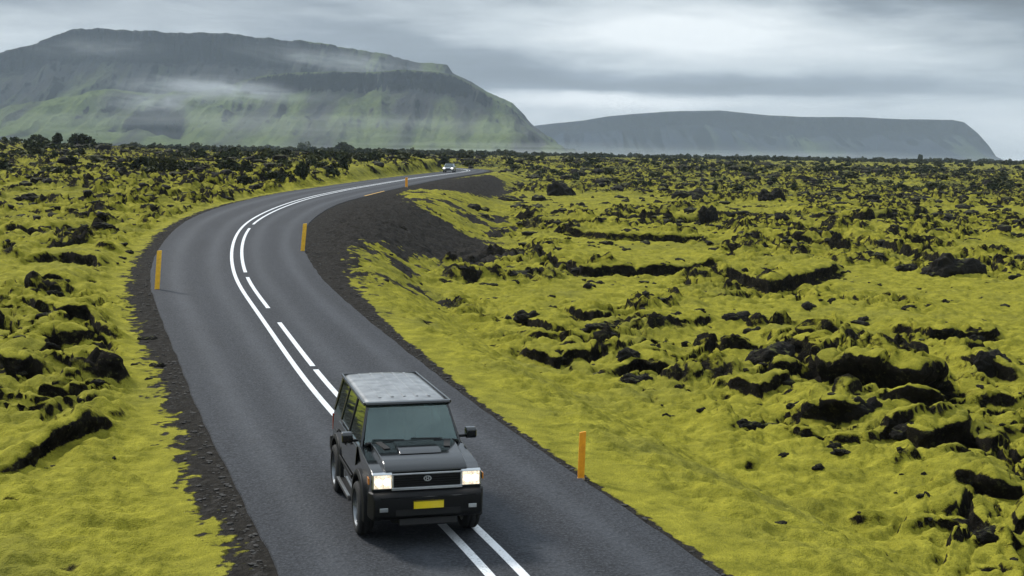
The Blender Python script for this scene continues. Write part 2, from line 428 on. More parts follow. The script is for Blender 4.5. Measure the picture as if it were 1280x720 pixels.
# low scrub on the moss farther out
sc = rng(nt, noise_(nt, v, .11, 5, .62), .44, .66); sm_ = math_(nt, 'MULTIPLY', sc, attr(nt, 'scrub'))
mc = mixc(nt, sm_, mc, (.095, .100, .030))
sc2 = rng(nt, noise_(nt, v, .55, 4, .7), .52, .64); mc = mixc(nt, math_(nt, 'MULTIPLY', sc2, attr(nt, 'scrub')), mc, (.030, .034, .016))
c = mixc(nt, gm, mc, gcol); c = mixc(nt, rm, c, rcol)
nt.links.new(c, b.inputs['Base Color']); b.inputs['Roughness'].default_value = .95; b.inputs['Specular IOR Level'].default_value = .05
hgt = math_(nt, 'ADD', math_(nt, 'MULTIPLY', n3, .9), math_(nt, 'MULTIPLY', n4, .35))
hgt = math_(nt, 'ADD', hgt, math_(nt, 'MULTIPLY', math_(nt, 'ADD', noise_(nt, v, 14., 5, .8), math_(nt, 'MULTIPLY', noise_(nt, v, 4.5, 4, .7), 2.2)), math_(nt, 'MULTIPLY', math_(nt, 'MAXIMUM', rm, math_(nt, 'MULTIPLY', gm, .4)), 1.5)))
bump(nt, b, hgt, .75, .08)

m_rock, nt, b = mat('lava_rock'); v = coords(nt)
gv = nt.nodes.new('ShaderNodeNewGeometry'); sep = nt.nodes.new('ShaderNodeSeparateXYZ'); nt.links.new(gv.outputs['Normal'], sep.inputs[0])
rk = noise_(nt, v, 3.0, 5, .7); rcol = mixc(nt, rng(nt, rk, .35, .7), (.0035, .003, .0022), (.021, .018, .013))
up = rng(nt, math_(nt, 'ADD', sep.outputs[2], math_(nt, 'MULTIPLY', math_(nt, 'SUBTRACT', noise_(nt, v, 3.5, 3), .5), 1.3)), .88, 1.12)
c = mixc(nt, math_(nt, 'MULTIPLY', up, .85), rcol, (.11, .115, .025))
nt.links.new(c, b.inputs['Base Color']); b.inputs['Roughness'].default_value = .9; b.inputs['Specular IOR Level'].default_value = .2
bump(nt, b, noise_(nt, v, 11., 5, .75), 1.0, .12)

m_road, nt, b = mat('asphalt'); v = coords(nt); uv = coords(nt, 'UV')
sp = nt.nodes.new('ShaderNodeSeparateXYZ'); nt.links.new(uv, sp.inputs[0])
uu = sp.outputs[0]
tr1 = None
for cx_, w_ in ((-.72, .10), (-.28, .10), (.28, .10), (.72, .10)):
    d_ = math_(nt, 'DIVIDE', math_(nt, 'SUBTRACT', uu, cx_), w_); g_ = math_(nt, 'EXPONENT', math_(nt, 'MULTIPLY', math_(nt, 'MULTIPLY', d_, d_), -1.))
    tr1 = g_ if tr1 is None else math_(nt, 'ADD', tr1, g_)
mp = nt.nodes.new('ShaderNodeMapping'); mp.inputs['Scale'].default_value = (3.2, .06, 1); nt.links.new(uv, mp.inputs[0])
stre = noise_(nt, mp.outputs[0], 1.6, 4, .6); blot = noise_(nt, v, .45, 4, .6)
agg = noise_(nt, v, 21., 3, .85); agg2 = nd(nt, 'ShaderNodeTexVoronoi', Scale=15.0); nt.links.new(v, agg2.inputs['Vector'])
base = mixc(nt, rng(nt, stre, .3, .7), (.017, .019, .0225), (.031, .0345, .041))
base = mixc(nt, math_(nt, 'MULTIPLY', tr1, .30), base, (.060, .067, .078))
base = mixc(nt, rng(nt, blot, .45, .7, 0, .35), base, (.020, .022, .026))
base = mixc(nt, rng(nt, agg, .46, .70, 0, .75), base, (.095, .100, .110)); base = mixc(nt, rng(nt, agg2.outputs['Color'], .0, .45, .5, 0), base, (.007, .008, .009))
nt.links.new(base, b.inputs['Base Color']); nt.links.new(rng(nt, tr1, 0, 1, .88, .74), b.inputs['Roughness']); b.inputs['Specular IOR Level'].default_value = .22
bump(nt, b, math_(nt, 'ADD', agg, agg2.outputs['Distance']), .7, .012)

def paint(name, col):
    m, nt, b = mat(name); v = coords(nt)
    w = noise_(nt, v, 22., 4, .75); w2 = noise_(nt, v, 1.2, 3)
    f = rng(nt, math_(nt, 'ADD', w, math_(nt, 'MULTIPLY', w2, .35)), .72, .88, 0, .7)
    c = mixc(nt, f, col, (.11, .115, .12)); nt.links.new(c, b.inputs['Base Color']); b.inputs['Roughness'].default_value = .6
    bump(nt, b, w, .3, .004); return m
m_white = paint('white_road_paint', (.72, .74, .75)); m_yellow = paint('yellow_road_paint', (.58, .31, .012))

# ------------------------------------------------------------------ the ground, one sheet
def build_ground():
    a_in = np.linspace(-R(33), R(33), 1250)
    a_out = np.linspace(R(33), R(327), 150)[1:-1]
    ang = np.concatenate([a_in, a_out]); nc = len(ang)
    oy = -9.0
    r = np.concatenate([[2.0, 6., 11, 16, 20], np.geomspace(22.5, 420, 1200), np.geomspace(424, 7200, 150)]); nr = len(r)
    X = (r[:, None] * np.sin(ang)[None, :]); Y = oy + r[:, None] * np.cos(ang)[None, :]
    z, rock, grav, sx, sy, br = terrain(X, Y)
    # steep faces are bare rock, lips hang out and feet are cut in
    def blur(a, n0, n1):
        for ax, n in ((0, n0), (1, n1)):
            c = np.cumsum(np.concatenate([np.repeat(a.take([0], ax), n + 1, ax), a, np.repeat(a.take([-1], ax), n, ax)], ax), axis=ax, dtype=np.float64); L = 2 * n + 1
            a = (c.take(range(L, c.shape[ax]), ax) - c.take(range(0, c.shape[ax] - L), ax)) / L
        return a
    zb = blur(z, 2, 6); zs = blur(z, 6, 16); zmac = macro(X, Y); ok = ss(1.0, 2.2, OFFE[0])
    gr = np.gradient(zb, r, axis=0); ga = np.gradient(zb, axis=1) / (r[:, None] * np.maximum(np.gradient(ang), 1e-4)[None, :])
    sl = np.hypot(gr, ga) + 1e-6; fx = np.sin(ang)[None, :]; fy = np.cos(ang)[None, :]
    gx = gr * fx + ga * fy; gy = gr * fy - ga * fx
    wst = ss(.45, 1.1, sl) * ok; z = z + (zb - z) * .65 * ss(.5, 1.2, sl) * ok; prom = np.clip(z - zs, -.4, .4)
    k = 1.0 * wst * ss(-.15, .25, OFFE[1]); sx = sx - gx / sl * prom * k; sy = sy - gy / sl * prom * k
    ch = perlin(X / .45 + 7, z / .30, 601); ch2 = perlin(Y / .5 + X / .7, z / .33, 602)
    sx = sx + ch * .09 * wst; sy = sy + ch2 * .09 * wst
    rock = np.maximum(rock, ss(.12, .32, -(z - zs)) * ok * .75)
    # the coarse part behind the camera stays calm
    back = (np.abs(((ang + math.pi) % (2 * math.pi)) - math.pi) > R(33.2))[None, :] & np.ones((nr, 1), bool)
    fade = 1 - ss(500, 900, r)[:, None]
    zm = macro(X, Y)
    z = np.where(back, np.where(np.abs(z - zm) > 0, zm - .12, z), zm + (z - zm) * fade); rock = np.where(back, 0, rock * fade)
    scrub = ss(60, 190, Y) * (1 - .0 * X)
    scrub = np.where((X < -10 - .12 * Y), ss(100, 300, Y), ss(90, 280, Y))
    co = np.stack([X + sx, Y + sy, z], -1).reshape(-1, 3)
    co = np.concatenate([co, [[0, oy, -.3]]])
    fc = grid_faces(nr, nc, True)[:, ::-1]
    me = np_mesh('ground', co, fc, dict(rock=np.append(rock.ravel(), 0), gravel=np.append(grav.ravel(), 0), scrub=np.append(scrub.ravel(), 0)))
    o = link('ground', me, m_ground); tag(o, kind='structure')
    return o
build_ground()

# ------------------------------------------------------------------ road and its paint
def strip(name, s0, s1, o0, o1, dz, material, parent, taper=0.0):
    i0 = int(np.searchsorted(RS, s0)); i1 = int(np.searchsorted(RS, s1)); st = 1
    I = np.arange(i0, max(i1, i0 + 1) + 1, st); I = I[I < len(RS)]
    f0 = o0(I) if callable(o0) else np.full(len(I), o0); f1 = o1(I) if callable(o1) else np.full(len(I), o1)
    top = []
    for f_, dz_ in ((f0, dz - .004), (f0, dz), (f1, dz), (f1, dz - .004)):
        top.append(np.stack([RC[I, 0] + RN[I, 0] * f_, RC[I, 1] + RN[I, 1] * f_, RC[I, 2] + dz_], 1))
    co = np.stack(top, 1).reshape(-1, 3)
    me = np_mesh(name, co, grid_faces(len(I), 4)[:, ::-1], smooth=False)
    o = link(name, me, material, parent); return o
I = np.arange(0, len(RS))
us = np.array([-1.0, -.995, -.9, -.7, -.5, -.25, 0, .25, .5, .7, .9, .995, 1.0])
wob = fbm(RS / 1.7, RS * 0 + 3, 201, 3) * .07; wob2 = fbm(RS / 1.7, RS * 0 + 9, 202, 3) * .07
offm = np.where(us[None, :] < 0, us[None, :] * HL[:, None], us[None, :] * HR[:, None]); offm[:, 0:2] -= wob[:, None]; offm[:, -2:] += wob2[:, None]
zz = np.zeros_like(offm); zz[:, 0] = -.16; zz[:, -1] = -.16
offm[:, 0] -= .05; offm[:, -1] += .05
co = np.stack([RC[:, 0, None] + RN[:, 0, None] * offm, RC[:, 1, None] + RN[:, 1, None] * offm, RC[:, 2, None] + zz], -1).reshape(-1, 3)
fc = grid_faces(len(RS), len(us))[:, ::-1]
me = np_mesh('road', co, fc, smooth=False)
uvl = me.uv_layers.new(name='UVMap'); li = fc.ravel(); U = np.tile(us, len(RS))[li]; V = np.repeat(RS, len(us))[li]
uvl.data.foreach_set('uv', np.stack([U, V], 1).astype(f32).ravel())
road = link('road', me, m_road); tag(road, kind='structure')
strip('center_line', 2, RS[-1] - 2, -.30, -.16, .004, m_white, road)
br_ = [s_of(655,719), s_of(384,460,.1), s_of(386,465,.05), s_of(342,403,.3), s_of(331,386,.4), s_of(309,346,.7), s_of(308,343,.75), s_of(306,285,1.4), s_of(310,281,1.45)]
segs = [(2, br_[2] - .25), (br_[2] + .25, br_[3]), (br_[4], br_[5]), (br_[6] + .9, br_[7]), (br_[7] + 2.5, RS[-1] - 2)]
for a, b_ in segs: strip('lane_dash', min(a, b_), max(a, b_), .16, .30, .004, m_white, road)
def edge_dash(pa, pb, z, side):
    s0, s1 = sorted((s_of(*pa, z), s_of(*pb, z)))
    if side < 0: strip('edge_dash', s0, s1, lambda I: -HL[I] + .12, lambda I: -HL[I] + .26, .004, m_yellow, road)
    else: strip('edge_dash', s0, s1, lambda I: HR[I] - .24, lambda I: HR[I] - .08, .004, m_yellow, road)
edge_dash((445, 245), (462, 240), 2.1, 1)

print('S_CAR', S_CAR, 'road len', RS[-1])
#@@NEXT
HAZE = 8e-5
MISTS = [(270,112,2780,300,110,42,.020,.05), (190,128,2650,190,90,36,.014,0), (430,78,3350,420,160,45,.006,.12), (120,60,3300,260,130,45,.0035,0), (330,155,2350,800,130,44,.0048,0), (640,190,2250,900,150,26,.0065,0), (1000,198,4300,1700,250,38,.0028,0)]
CARX, CARY, CARR = -1.80, 20.58, .27
# ------------------------------------------------------------------ far mountains
def interp_px(pts, X, Y0_):
    """pixel skyline -> height at distance Y0_ as a function of X"""
    a = np.array([at_depth(px, py, Y0_) for px, py in pts]); return np.interp(X, a[:, 0], a[:, 2])
def mountain_mat(name, rock, scree, green, haze=0.):
    m, nt, b = mat(name); v = coords(nt)
    st = coords(nt, 'Object', (1, .22, .22)); n1 = noise_(nt, st, .02, 5, .6); n2 = noise_(nt, v, .05, 5, .7); n3 = noise_(nt, v, .004, 3, .5)
    g = attr(nt, 'green'); k = attr(nt, 'cliff')
    gf = rng(nt, math_(nt, 'ADD', g, math_(nt, 'MULTIPLY', math_(nt, 'SUBTRACT', n1, .5), 1.5)),   .15, 1.0)
    c = mixc(nt, gf, mixc(nt, n2, tuple(x * .7 for x in scree), tuple(x * 1.3 for x in scree)), mixc(nt, rng(nt, n2, .3, .7), tuple(x * .75 for x in green), tuple(x * 1.15 for x in green)))
    kf = rng(nt, math_(nt, 'ADD', k, math_(nt, 'MULTIPLY', math_(nt, 'SUBTRACT', n2, .5), 1.2)), .35, .65)
    lay = coords(nt, 'Object', (.15, .15, 3.0)); ln = noise_(nt, lay, .03, 4, .7)
    c = mixc(nt, kf, c, mixc(nt, rng(nt, ln, .35, .65), rock, tuple(x * 2.0 for x in rock)))
    nt.links.new(c, b.inputs['Base Color']); b.inputs['Roughness'].default_value = 1; b.inputs['Specular IOR Level'].default_value = 0
    bump(nt, b, n2, 1.0, 12.); return m
SKY1 = [(-420,150),(-250,120),(-120,92),(0,68),(40,58),(75,45),(90,38),(120,35),(160,37),(215,40),(290,43),(330,47),(380,52),(440,60),(480,68),(520,77),(560,82),(566,92),(590,102),(610,115),(640,128),(652,140),(665,155),(680,167),(700,182),(716,192),(800,215)]
RIM2 = [(-420,170),(-250,150),(-120,140),(0,138),(50,128),(100,118),(140,112),(180,120),(215,114),(250,116),(285,108),(310,97),(340,93),(380,91),(430,90),(480,88),(520,88),(555,91),(575,98),(592,107),(612,120),(640,136),(655,150),(675,170),(695,186),(712,197),(800,220)]
def left_mountain():
    nx, ny = 1150, 380
    x = np.linspace(at_depth(-400, 180, 3000)[0], at_depth(780, 180, 3000)[0], nx); y = np.linspace(2150, 4700, ny)
    X, Y = np.meshgrid(x, y)
    bt = fbm(X / 170, Y / 500, 301, 4); bt2 = fbm(X / 55, Y / 160, 302, 4)
    gul = 1 - np.abs(perlin(X / 95 + fbm(Y / 300, X / 600, 303, 2), Y / 900, 304)) * 2
    gul2 = 1 - np.abs(perlin(X / 38, Y / 420, 305)) * 2
    def tier(Hf, Yr, cliff, run, back):
        HX = Hf
        yr = Yr + bt * 150 + bt2 * 45
        d = yr - Y                                  # metres out from the rim
        cl = ss(-6, 46, d + gul2 * 6) * cliff * HX   # the cliff drops first
        rest = HX * (1 - cliff); t = np.clip((d - 40) / run, 0, 1.2)
        tal = rest * (1 - np.clip(t, 0, 1)) ** 1.45
        z = np.where(d < 40, HX - cl, tal)
        z = np.where(d < 0, HX - back * np.clip(-d, 0, 3000), z)
        z = z + np.where((d > 20), (gul - .5) * 27 * np.clip(t * 4, 0, 1) * (1 - np.clip(t, 0, 1)) + (gul2 - .5) * 11 * np.clip(t * 5, 0, 1) * (1 - np.clip(t, 0, 1)), 0)
        return z, d, t
    pxs = 640 + X / 3100 * F
    H1 = interp_px(SKY1, X * 3600 / 3600, 3600); c1 = np.interp(pxs, [0, 90, 300, 380, 480, 700], [.22, .26, .22, .10, .02, .02])
    z1, d1, t1 = tier(H1, 3600, c1, 760, .02)
    H2 = interp_px(RIM2, X, 3050); c2 = np.interp(pxs, [0, 180, 280, 330, 560, 620, 700], [.03, .03, .12, .26, .28, .20, .1])
    z2, d2, t2 = tier(H2, 3050, c2, 640, -.02)
    # the hollow with a dark scarp in the lower slope
    cx, _, cz = at_depth(192, 140, 2800)
    q = np.hypot((X - cx) / 75, (Y - 2800) / 90); scar = np.exp(-q ** 4); z2 = z2 - 55 * np.exp(-(np.hypot((X - cx) / 80, (Y - 2760) / 70)) ** 2)
    z = np.maximum(z1, z2); front = z2 >= z1
    d = np.where(front, d2, d1); t = np.where(front, t2, t1)
    z = np.maximum(z, -2 + 0 * z) + fbm(X / 30, Y / 30, 310, 3) * 4 * np.clip(z / 40, 0, 1)
    gx = np.gradient(z, x[1] - x[0], axis=1); gy = np.gradient(z, y[1] - y[0], axis=0); sl = np.hypot(gx, gy)
    cliff = ss(.95, 1.5, sl); cliff = np.maximum(cliff, scar * ss(.3, .7, sl)); 
    cliff = np.maximum(cliff, np.where(~front & (pxs < 330), ss(.60, .80, z1 / np.maximum(H1, 1)) * (d1 > 5) * .8, 0))
    g = np.clip(.34 + 1.3 * fbm(X / 90, Y / 900, 320, 3) + .25 * (t > .3), 0, 1) * (1 - ss(.8, 1.2, sl))
    for px, py, rx, ry, a in [(95,125,50,60,.8),(40,140,70,30,.4),(255,150,60,40,.5),(390,135,40,30,.3),(225,165,70,20,.5),(560,165,80,24,.35),(500,140,50,30,.1),(180,160,50,30,-.2),(300,140,30,20,-.3),(330,165,60,22,-.25),(0,100,60,30,-.4)]:
        ax, _, azz = at_depth(px, py, 2800); g = g + a * np.exp(-((X * 2800 / Y - ax) / (rx * 1.75)) ** 2 - ((z - azz) / (ry * 1.75)) ** 2)
    g = np.where(d < 0, .75, g); g = np.where((z1 > z2) & (pxs < 330), g * .35, g)
    me = np_mesh('mountain', np.stack([X, Y, z], -1).reshape(-1, 3), grid_faces(ny, nx), dict(green=np.clip(g, 0, 1.3), cliff=cliff))
    o = link('mountain', me, mountain_mat('mountain_near', (.006, .007, .010), (.048, .049, .051), (.120, .152, .060))); tag(o, kind='structure')
left_mountain()
SKY3 = [(560,176),(620,166),(668,157),(700,153),(730,150),(760,145),(800,142),(850,139),(900,138),(960,144),(1000,146),(1080,147),(1130,149),(1190,149),(1205,152),(1222,166),(1236,182),(1248,200),(1262,222)]
def right_mountain():
    nx, ny = 620, 160; D = 5600
    x = np.linspace(at_depth(540, 180, D)[0], at_depth(1262, 180, D)[0], nx); y = np.linspace(4800, 7200, ny)
    X, Y = np.meshgrid(x, y)
    bt = fbm(X / 420, Y / 900, 401, 4); g2 = 1 - np.abs(perlin(X / 210, Y / 1300, 402)) * 2; g3 = 1 - np.abs(perlin(X / 70, Y / 700, 403)) * 2
    Hx = interp_px(SKY3, X * D / Y, D); yr = D + bt * 160
    d = yr - Y; t = np.clip((d - 60) / 620, 0, 1.3)
    z = np.where(d < 0, Hx + .004 * d, np.where(d < 60, Hx - ss(0, 60, d) * .34 * Hx, .66 * Hx * (1 - np.clip(t, 0, 1)) ** 1.3))
    z = z + np.where(d > 30, ((g2 - .5) * 66 + (g3 - .5) * 26) * np.clip(t * 4, 0, 1) * (1 - np.clip(t, 0, 1)), 0)
    # a spur running out below the rim
    sxp = at_depth(860, 150, D)[0]; z = np.where(d > 10, z + 60 * np.exp(-((X - sxp - (t - .3) * 260) / 110) ** 2) * np.sin(np.clip(t, 0, 1) * math.pi), z)
    z = np.maximum(z, -2)
    gx = np.gradient(z, x[1] - x[0], axis=1); gy = np.gradient(z, y[1] - y[0], axis=0); sl = np.hypot(gx, gy)
    me = np_mesh('mountain', np.stack([X, Y, z], -1).reshape(-1, 3), grid_faces(ny, nx), dict(green=np.clip(.25 + 1.4 * fbm(X / 160, Y / 1500, 420, 3) + (d < 0) * .5, 0, 1), cliff=np.maximum(ss(.5, .9, sl), ss(.30, .10, t) * (d > 5) * .75)))
    o = link('mountain', me, mountain_mat('mountain_far', (.003, .005, .009), (.026, .034, .050), (.062, .082, .048))); tag(o, kind='structure')
right_mountain()

# ------------------------------------------------------------------ air
def vol_mat(name, dens, col, aniso=0.):
    m = bpy.data.materials.new(name); m.use_nodes = True; nt = m.node_tree; nt.nodes.clear()
    o = nt.nodes.new('ShaderNodeOutputMaterial'); p = nt.nodes.new('ShaderNodeVolumePrincipled')
    p.inputs['Density'].default_value = dens; p.inputs['Color'].default_value = (*col, 1); p.inputs['Anisotropy'].default_value = aniso
    nt.links.new(p.outputs[0], o.inputs['Volume']); return m
bm = bmesh.new(); bmesh.ops.create_cube(bm, size=1.0)
bmesh.ops.scale(bm, vec=(15000, 15000, 470), verts=bm.verts); bmesh.ops.translate(bm, vec=(0, 0, 235 - 9), verts=bm.verts)
me = bpy.data.meshes.new('haze'); bm.to_mesh(me); bm.free()
tag(link('haze', me, vol_mat('haze_air', HAZE, (.66, .79, .96))), kind='stuff')
def mist_mat(dens, seed, sx):
    m = vol_mat('mist_air', dens, (.86, .90, .94)); nt = m.node_tree; p = [n for n in nt.nodes if n.type == 'PRINCIPLED_VOLUME'][0]
    g = coords(nt, 'Generated'); vm = nt.nodes.new('ShaderNodeVectorMath'); vm.operation = 'MULTIPLY_ADD'; nt.links.new(g, vm.inputs[0]); vm.inputs[1].default_value = (2, 2, 2); vm.inputs[2].default_value = (-1, -1, -1)
    ln = nt.nodes.new('ShaderNodeVectorMath'); ln.operation = 'LENGTH'; nt.links.new(vm.outputs[0], ln.inputs[0])
    fall = rng(nt, ln.outputs['Value'], .15, .95, 1, 0)
    mp = nt.nodes.new('ShaderNodeMapping'); mp.inputs['Scale'].default_value = (sx, 1.2, 1.6); mp.inputs['Location'].default_value = (seed, seed * 2, 0); nt.links.new(vm.outputs[0], mp.inputs[0])
    n = rng(nt, noise_(nt, mp.outputs[0], 1.3, 4, .6, .6), .38, .68)
    nt.links.new(math_(nt, 'MULTIPLY', math_(nt, 'MULTIPLY', math_(nt, 'MULTIPLY', fall, fall), n), dens), p.inputs['Density']); return m
def mist(px, py, Y, wx_, wy_, wz_, dens, tilt=0., sx=2.5):
    x, y, z = at_depth(px, py, Y)
    bm = bmesh.new(); bmesh.ops.create_icosphere(bm, subdivisions=3, radius=1.0)
    bmesh.ops.scale(bm, vec=(wx_, wy_, wz_), verts=bm.verts)
    me = bpy.data.meshes.new('mist'); bm.to_mesh(me); bm.free()
    o = link('mist', me, mist_mat(dens, random.random() * 30, sx), smooth=True); o.location = (x, y, z); o.rotation_euler = (0, tilt, 0); tag(o, kind='stuff')
for a in MISTS: mist(*a)

# ------------------------------------------------------------------ rocks
def full(x, y): return terrain(x, y)[0]
def rock_mesh(sd, sub=4, squash=.75, jag=1.0, nl=9):
    q = random.Random(sd * 13 + 5); bm = bmesh.new(); bmesh.ops.create_icosphere(bm, subdivisions=sub, radius=1.0); o = Vector((sd * 7.3, sd * 3.1, sd * 1.7))
    L = [(Vector((0, 0, 0)), .55)]
    for _ in range(nl):
        a = q.random() * 6.283; r = q.uniform(.25, .62); L.append((Vector((math.cos(a) * r, math.sin(a) * r * .8, q.uniform(-.15, .5) * (1.15 - r))), q.uniform(.24, .46)))
    for v_ in bm.verts:
        c = v_.co.normalized(); best = .2
        for l, r in L:
            b = c.dot(l); dsc = b * b - l.length_squared + r * r
            if dsc > 0: best = max(best, b + math.sqrt(dsc))
        p = c * best
        n = mn.noise(p * 3.2 + o) * .16 + mn.noise(p * 7.5 + o) * .11 * jag - abs(mn.noise(p * 13 + o)) * .10 * jag + mn.noise(p * 27 + o) * .035 * jag
        rr_ = best * (1 + n); z = c.z * rr_ * squash * 1.25
        v_.co = Vector((c.x * rr_ * 1.08, c.y * rr_, max(z, -.3)))
    me = bpy.data.meshes.new('lava_rock'); bm.to_mesh(me); bm.free(); me.materials.append(m_rock)
    me.polygons.foreach_set('use_smooth', [sub > 3] * len(me.polygons)); return me
ROCKS_HI = [rock_mesh(k + 1, 5, random.uniform(.6, .9)) for k in range(5)]
ROCKS = [rock_mesh(k + 11, 3, random.uniform(.5, .85), 1.3) for k in range(8)]
def put_rock(px, py, wpx, asp, label=None, group=None, hi=True, name='lava_rock', k=None, sink=.12):
    x, y, z = hit(px, py, full); sc_ = wpx / F * y / 2
    me = random.choice(ROCKS_HI if hi else ROCKS) if k is None else (ROCKS_HI if hi else ROCKS)[k]
    o = bpy.data.objects.new(name, me); COL.objects.link(o); o.location = (x, y + sc_ * .4, z - sc_ * sink); o.scale = (sc_ * .95, sc_ * .8, sc_ * asp)
    o.rotation_euler = (random.uniform(-.1, .1), random.uniform(-.1, .1), random.choice([0, math.pi]) + random.uniform(-.5, .5))
    tag(o, label, 'rock', group); return o
LBL = [
 (1197,345,95,1.1,'biggest dark lava outcrop on the far right with a jagged double top'),
 (1130,338,45,.8,'low black lava lump just left of the biggest outcrop on the far right'),
 (962,455,95,.85,'broad jagged lava crag rising behind the overhanging moss slab'),
 (790,450,50,.9,'rounded dark lava knob above the mossy bank, upper of two stacked lumps'),
 (798,478,55,.7,'rough dark lava lump, lower of two stacked lumps above the bank'),
 (935,538,50,.8,'rounded black boulder in the hollow below the mossy ledges'),
 (1140,545,55,.8,'rounded dark boulder at the foot of the tallest moss slab'),
 (1085,520,60,1.2,'tall dark lava pillar under the tallest moss slab'),
 (1240,470,70,1.1,'black lava tower at the right edge beside the mossy ledges'),
 (1055,572,36,.7,'small black boulder alone on the smooth moss bank'),
 (925,398,50,.6,'flat cluster of black lava lumps in the open moss flat'),
 (752,412,60,.55,'low black lava ridge in the moss flat right of the bank'),
 (660,398,42,.9,'small spiky lava lump at the lower end of the gravel slope'),
 (655,345,52,.45,'low dark rock lying at the tip of the gravel slope'),
 (608,357,34,.45,'small dark rock on the moss just below the gravel slope'),
 (885,275,36,1.6,'narrow upright lava needle in the middle distance'),
 (705,244,56,1.2,'dark pointed lava hump behind the yellow moss tongue'),
 (965,250,44,1.2,'pair of dark lava stacks on the skyline of the middle distance'),
 (868,248,60,.9,'wide dark lava hump in front of the far scrub'),
 (1010,388,34,.8,'small black rock in the moss flat left of the big outcrop'),
 (975,655,26,.4,'small flat dark stone in the smooth moss near the bottom edge'),
 (1235,672,60,.8,'brown black lava block in the hole at the bottom right corner'),
 (700,455,20,.4,'little dark stone on the brow of the mossy bank'),
 (60,395,46,.45,'low black rock in a fold of moss on the left slope'),
 (178,425,40,.55,'dark rock at the shoulder of the road under the left moss mounds'),
 (40,250,60,.5,'broad dark lava lump on the upper left slope'),
 (130,285,40,.5,'dark lava lump halfway up the left slope above the bend'),
 (195,458,30,.6,'small dark stone in the moss fringe beside the gravel shoulder'),
]
for px, py, wp, asp, lb in LBL: put_rock(px, py, wp, asp, lb)
rr = random.Random(5)
def scatter_px(n, x0, x1, y0, y1, ok):
    out = []; tries = 0
    while len(out) < n and tries < n * 30:
        tries += 1; px = rr.uniform(x0, x1); t = rr.random(); py = y0 + (y1 - y0) * t
        if ok(px, py): out.append((px, py))
    return out
def road_left(px, py): return px < np.interp(py, [225, 233, 242, 256, 275, 297, 340, 377, 470, 578, 720], [440, 395, 335, 275, 225, 200, 182, 165, 200, 240, 330]) - 8
BANK = [(235, 640), (330, 650), (400, 590), (450, 700), (550, 880), (680, 1290)]
def road_right(px, py): return px > np.interp(py, [b_[0] for b_ in BANK], [b_[1] for b_ in BANK]) + 5
zones = [
 (40, 640, 1290, 340, 640, road_right, 14, 40, 'small dark lava rock poking out of the moss flat right of the road', 'small rocks in the moss flat'),
 (110, 640, 1290, 245, 345, road_right, 9, 26, 'small dark lava rock in the broken ground beyond the moss flat', 'rocks in the broken ground'),
 (70, -10, 400, 215, 330, road_left, 9, 26, 'small dark lava rock on the mossy slope left of the bend', 'rocks on the left slope'),
 (16, -10, 250, 340, 600, road_left, 14, 34, 'small dark stone between the moss mounds on the left', 'stones between the left mounds'),
]
for n, x0, x1, y0, y1, ok, a, b_, lb, gp in zones:
    for px, py in scatter_px(n, x0, x1, y0, y1, ok):
        put_rock(px, py, rr.uniform(a, b_) * .85, rr.uniform(.45, 1.0), lb, gp, hi=py > 340, sink=.25)

def merge_scatter(name, meshes, items, material):
    """many tiny pieces in one mesh: items = (x, y, z, scale xyz, rot)"""
    cos, fcs, base = [], [], 0; data = []
    for me in meshes:
        n = len(me.vertices); c = np.empty(n * 3, f32); me.vertices.foreach_get('co', c); f = np.empty(len(me.polygons) * 3, np.int32)
        me.loops.foreach_get('vertex_index', f); data.append((c.reshape(-1, 3), f.reshape(-1, 3)))
    for x, y, z, s3, rz in items:
        c, f = data[int(abs(x * 31 + y * 17)) % len(data)]; c = c * np.array(s3, f32); cs, sn = math.cos(rz), math.sin(rz)
        c = np.stack([c[:, 0] * cs - c[:, 1] * sn + x, c[:, 0] * sn + c[:, 1] * cs + y, c[:, 2] + z], 1)
        cos.append(c); fcs.append(f + base); base += len(c)
    me = np_mesh(name, np.concatenate(cos), np.concatenate(fcs), smooth=False); return link(name, me, material)
# the countless small clinker over the lava field
low = [rock_mesh(k + 31, 2, .8, 1.4) for k in range(5)]
rs = np.random.default_rng(3); N = 26000
yy = np.exp(rs.uniform(np.log(17), np.log(420), N)); aa = rs.uniform(-.50, .50, N); xx = yy * np.tan(aa)
zt, rk_, gr_, _, _, brk = terrain(xx, yy); ii, oo = road_coords(xx, yy)
o_ = np.abs(oo) - np.where(oo > 0, HR[ii], HL[ii])
clu = fbm(xx / 9, yy / 12, 777, 3)
keep = (o_ > 2.5) & (((rk_ > .45) & (rs.random(N) < .5)) | (rs.random(N) < .03 * brk + (.04 + .55 * (clu > .10)) * ss(45, 110, yy))) & (gr_ < .3)
sz = (.04 + .15 * rs.random(N) ** 3) * (1 + yy / 60) * (1 + .8 * ss(60, 140, yy))
idx_ = np.nonzero(keep)[0][:11000]
items = [(xx[i], yy[i], zt[i] - sz[i] * .1, (sz[i] * rs.uniform(.8, 1.5), sz[i], sz[i] * rs.uniform(.5, 1.1)), rs.uniform(0, 6.3)) for i in idx_]
tag(merge_scatter('lava_rubble', low, items, m_rock), 'small dark clinker scattered all over the lava field', None, None, 'stuff')
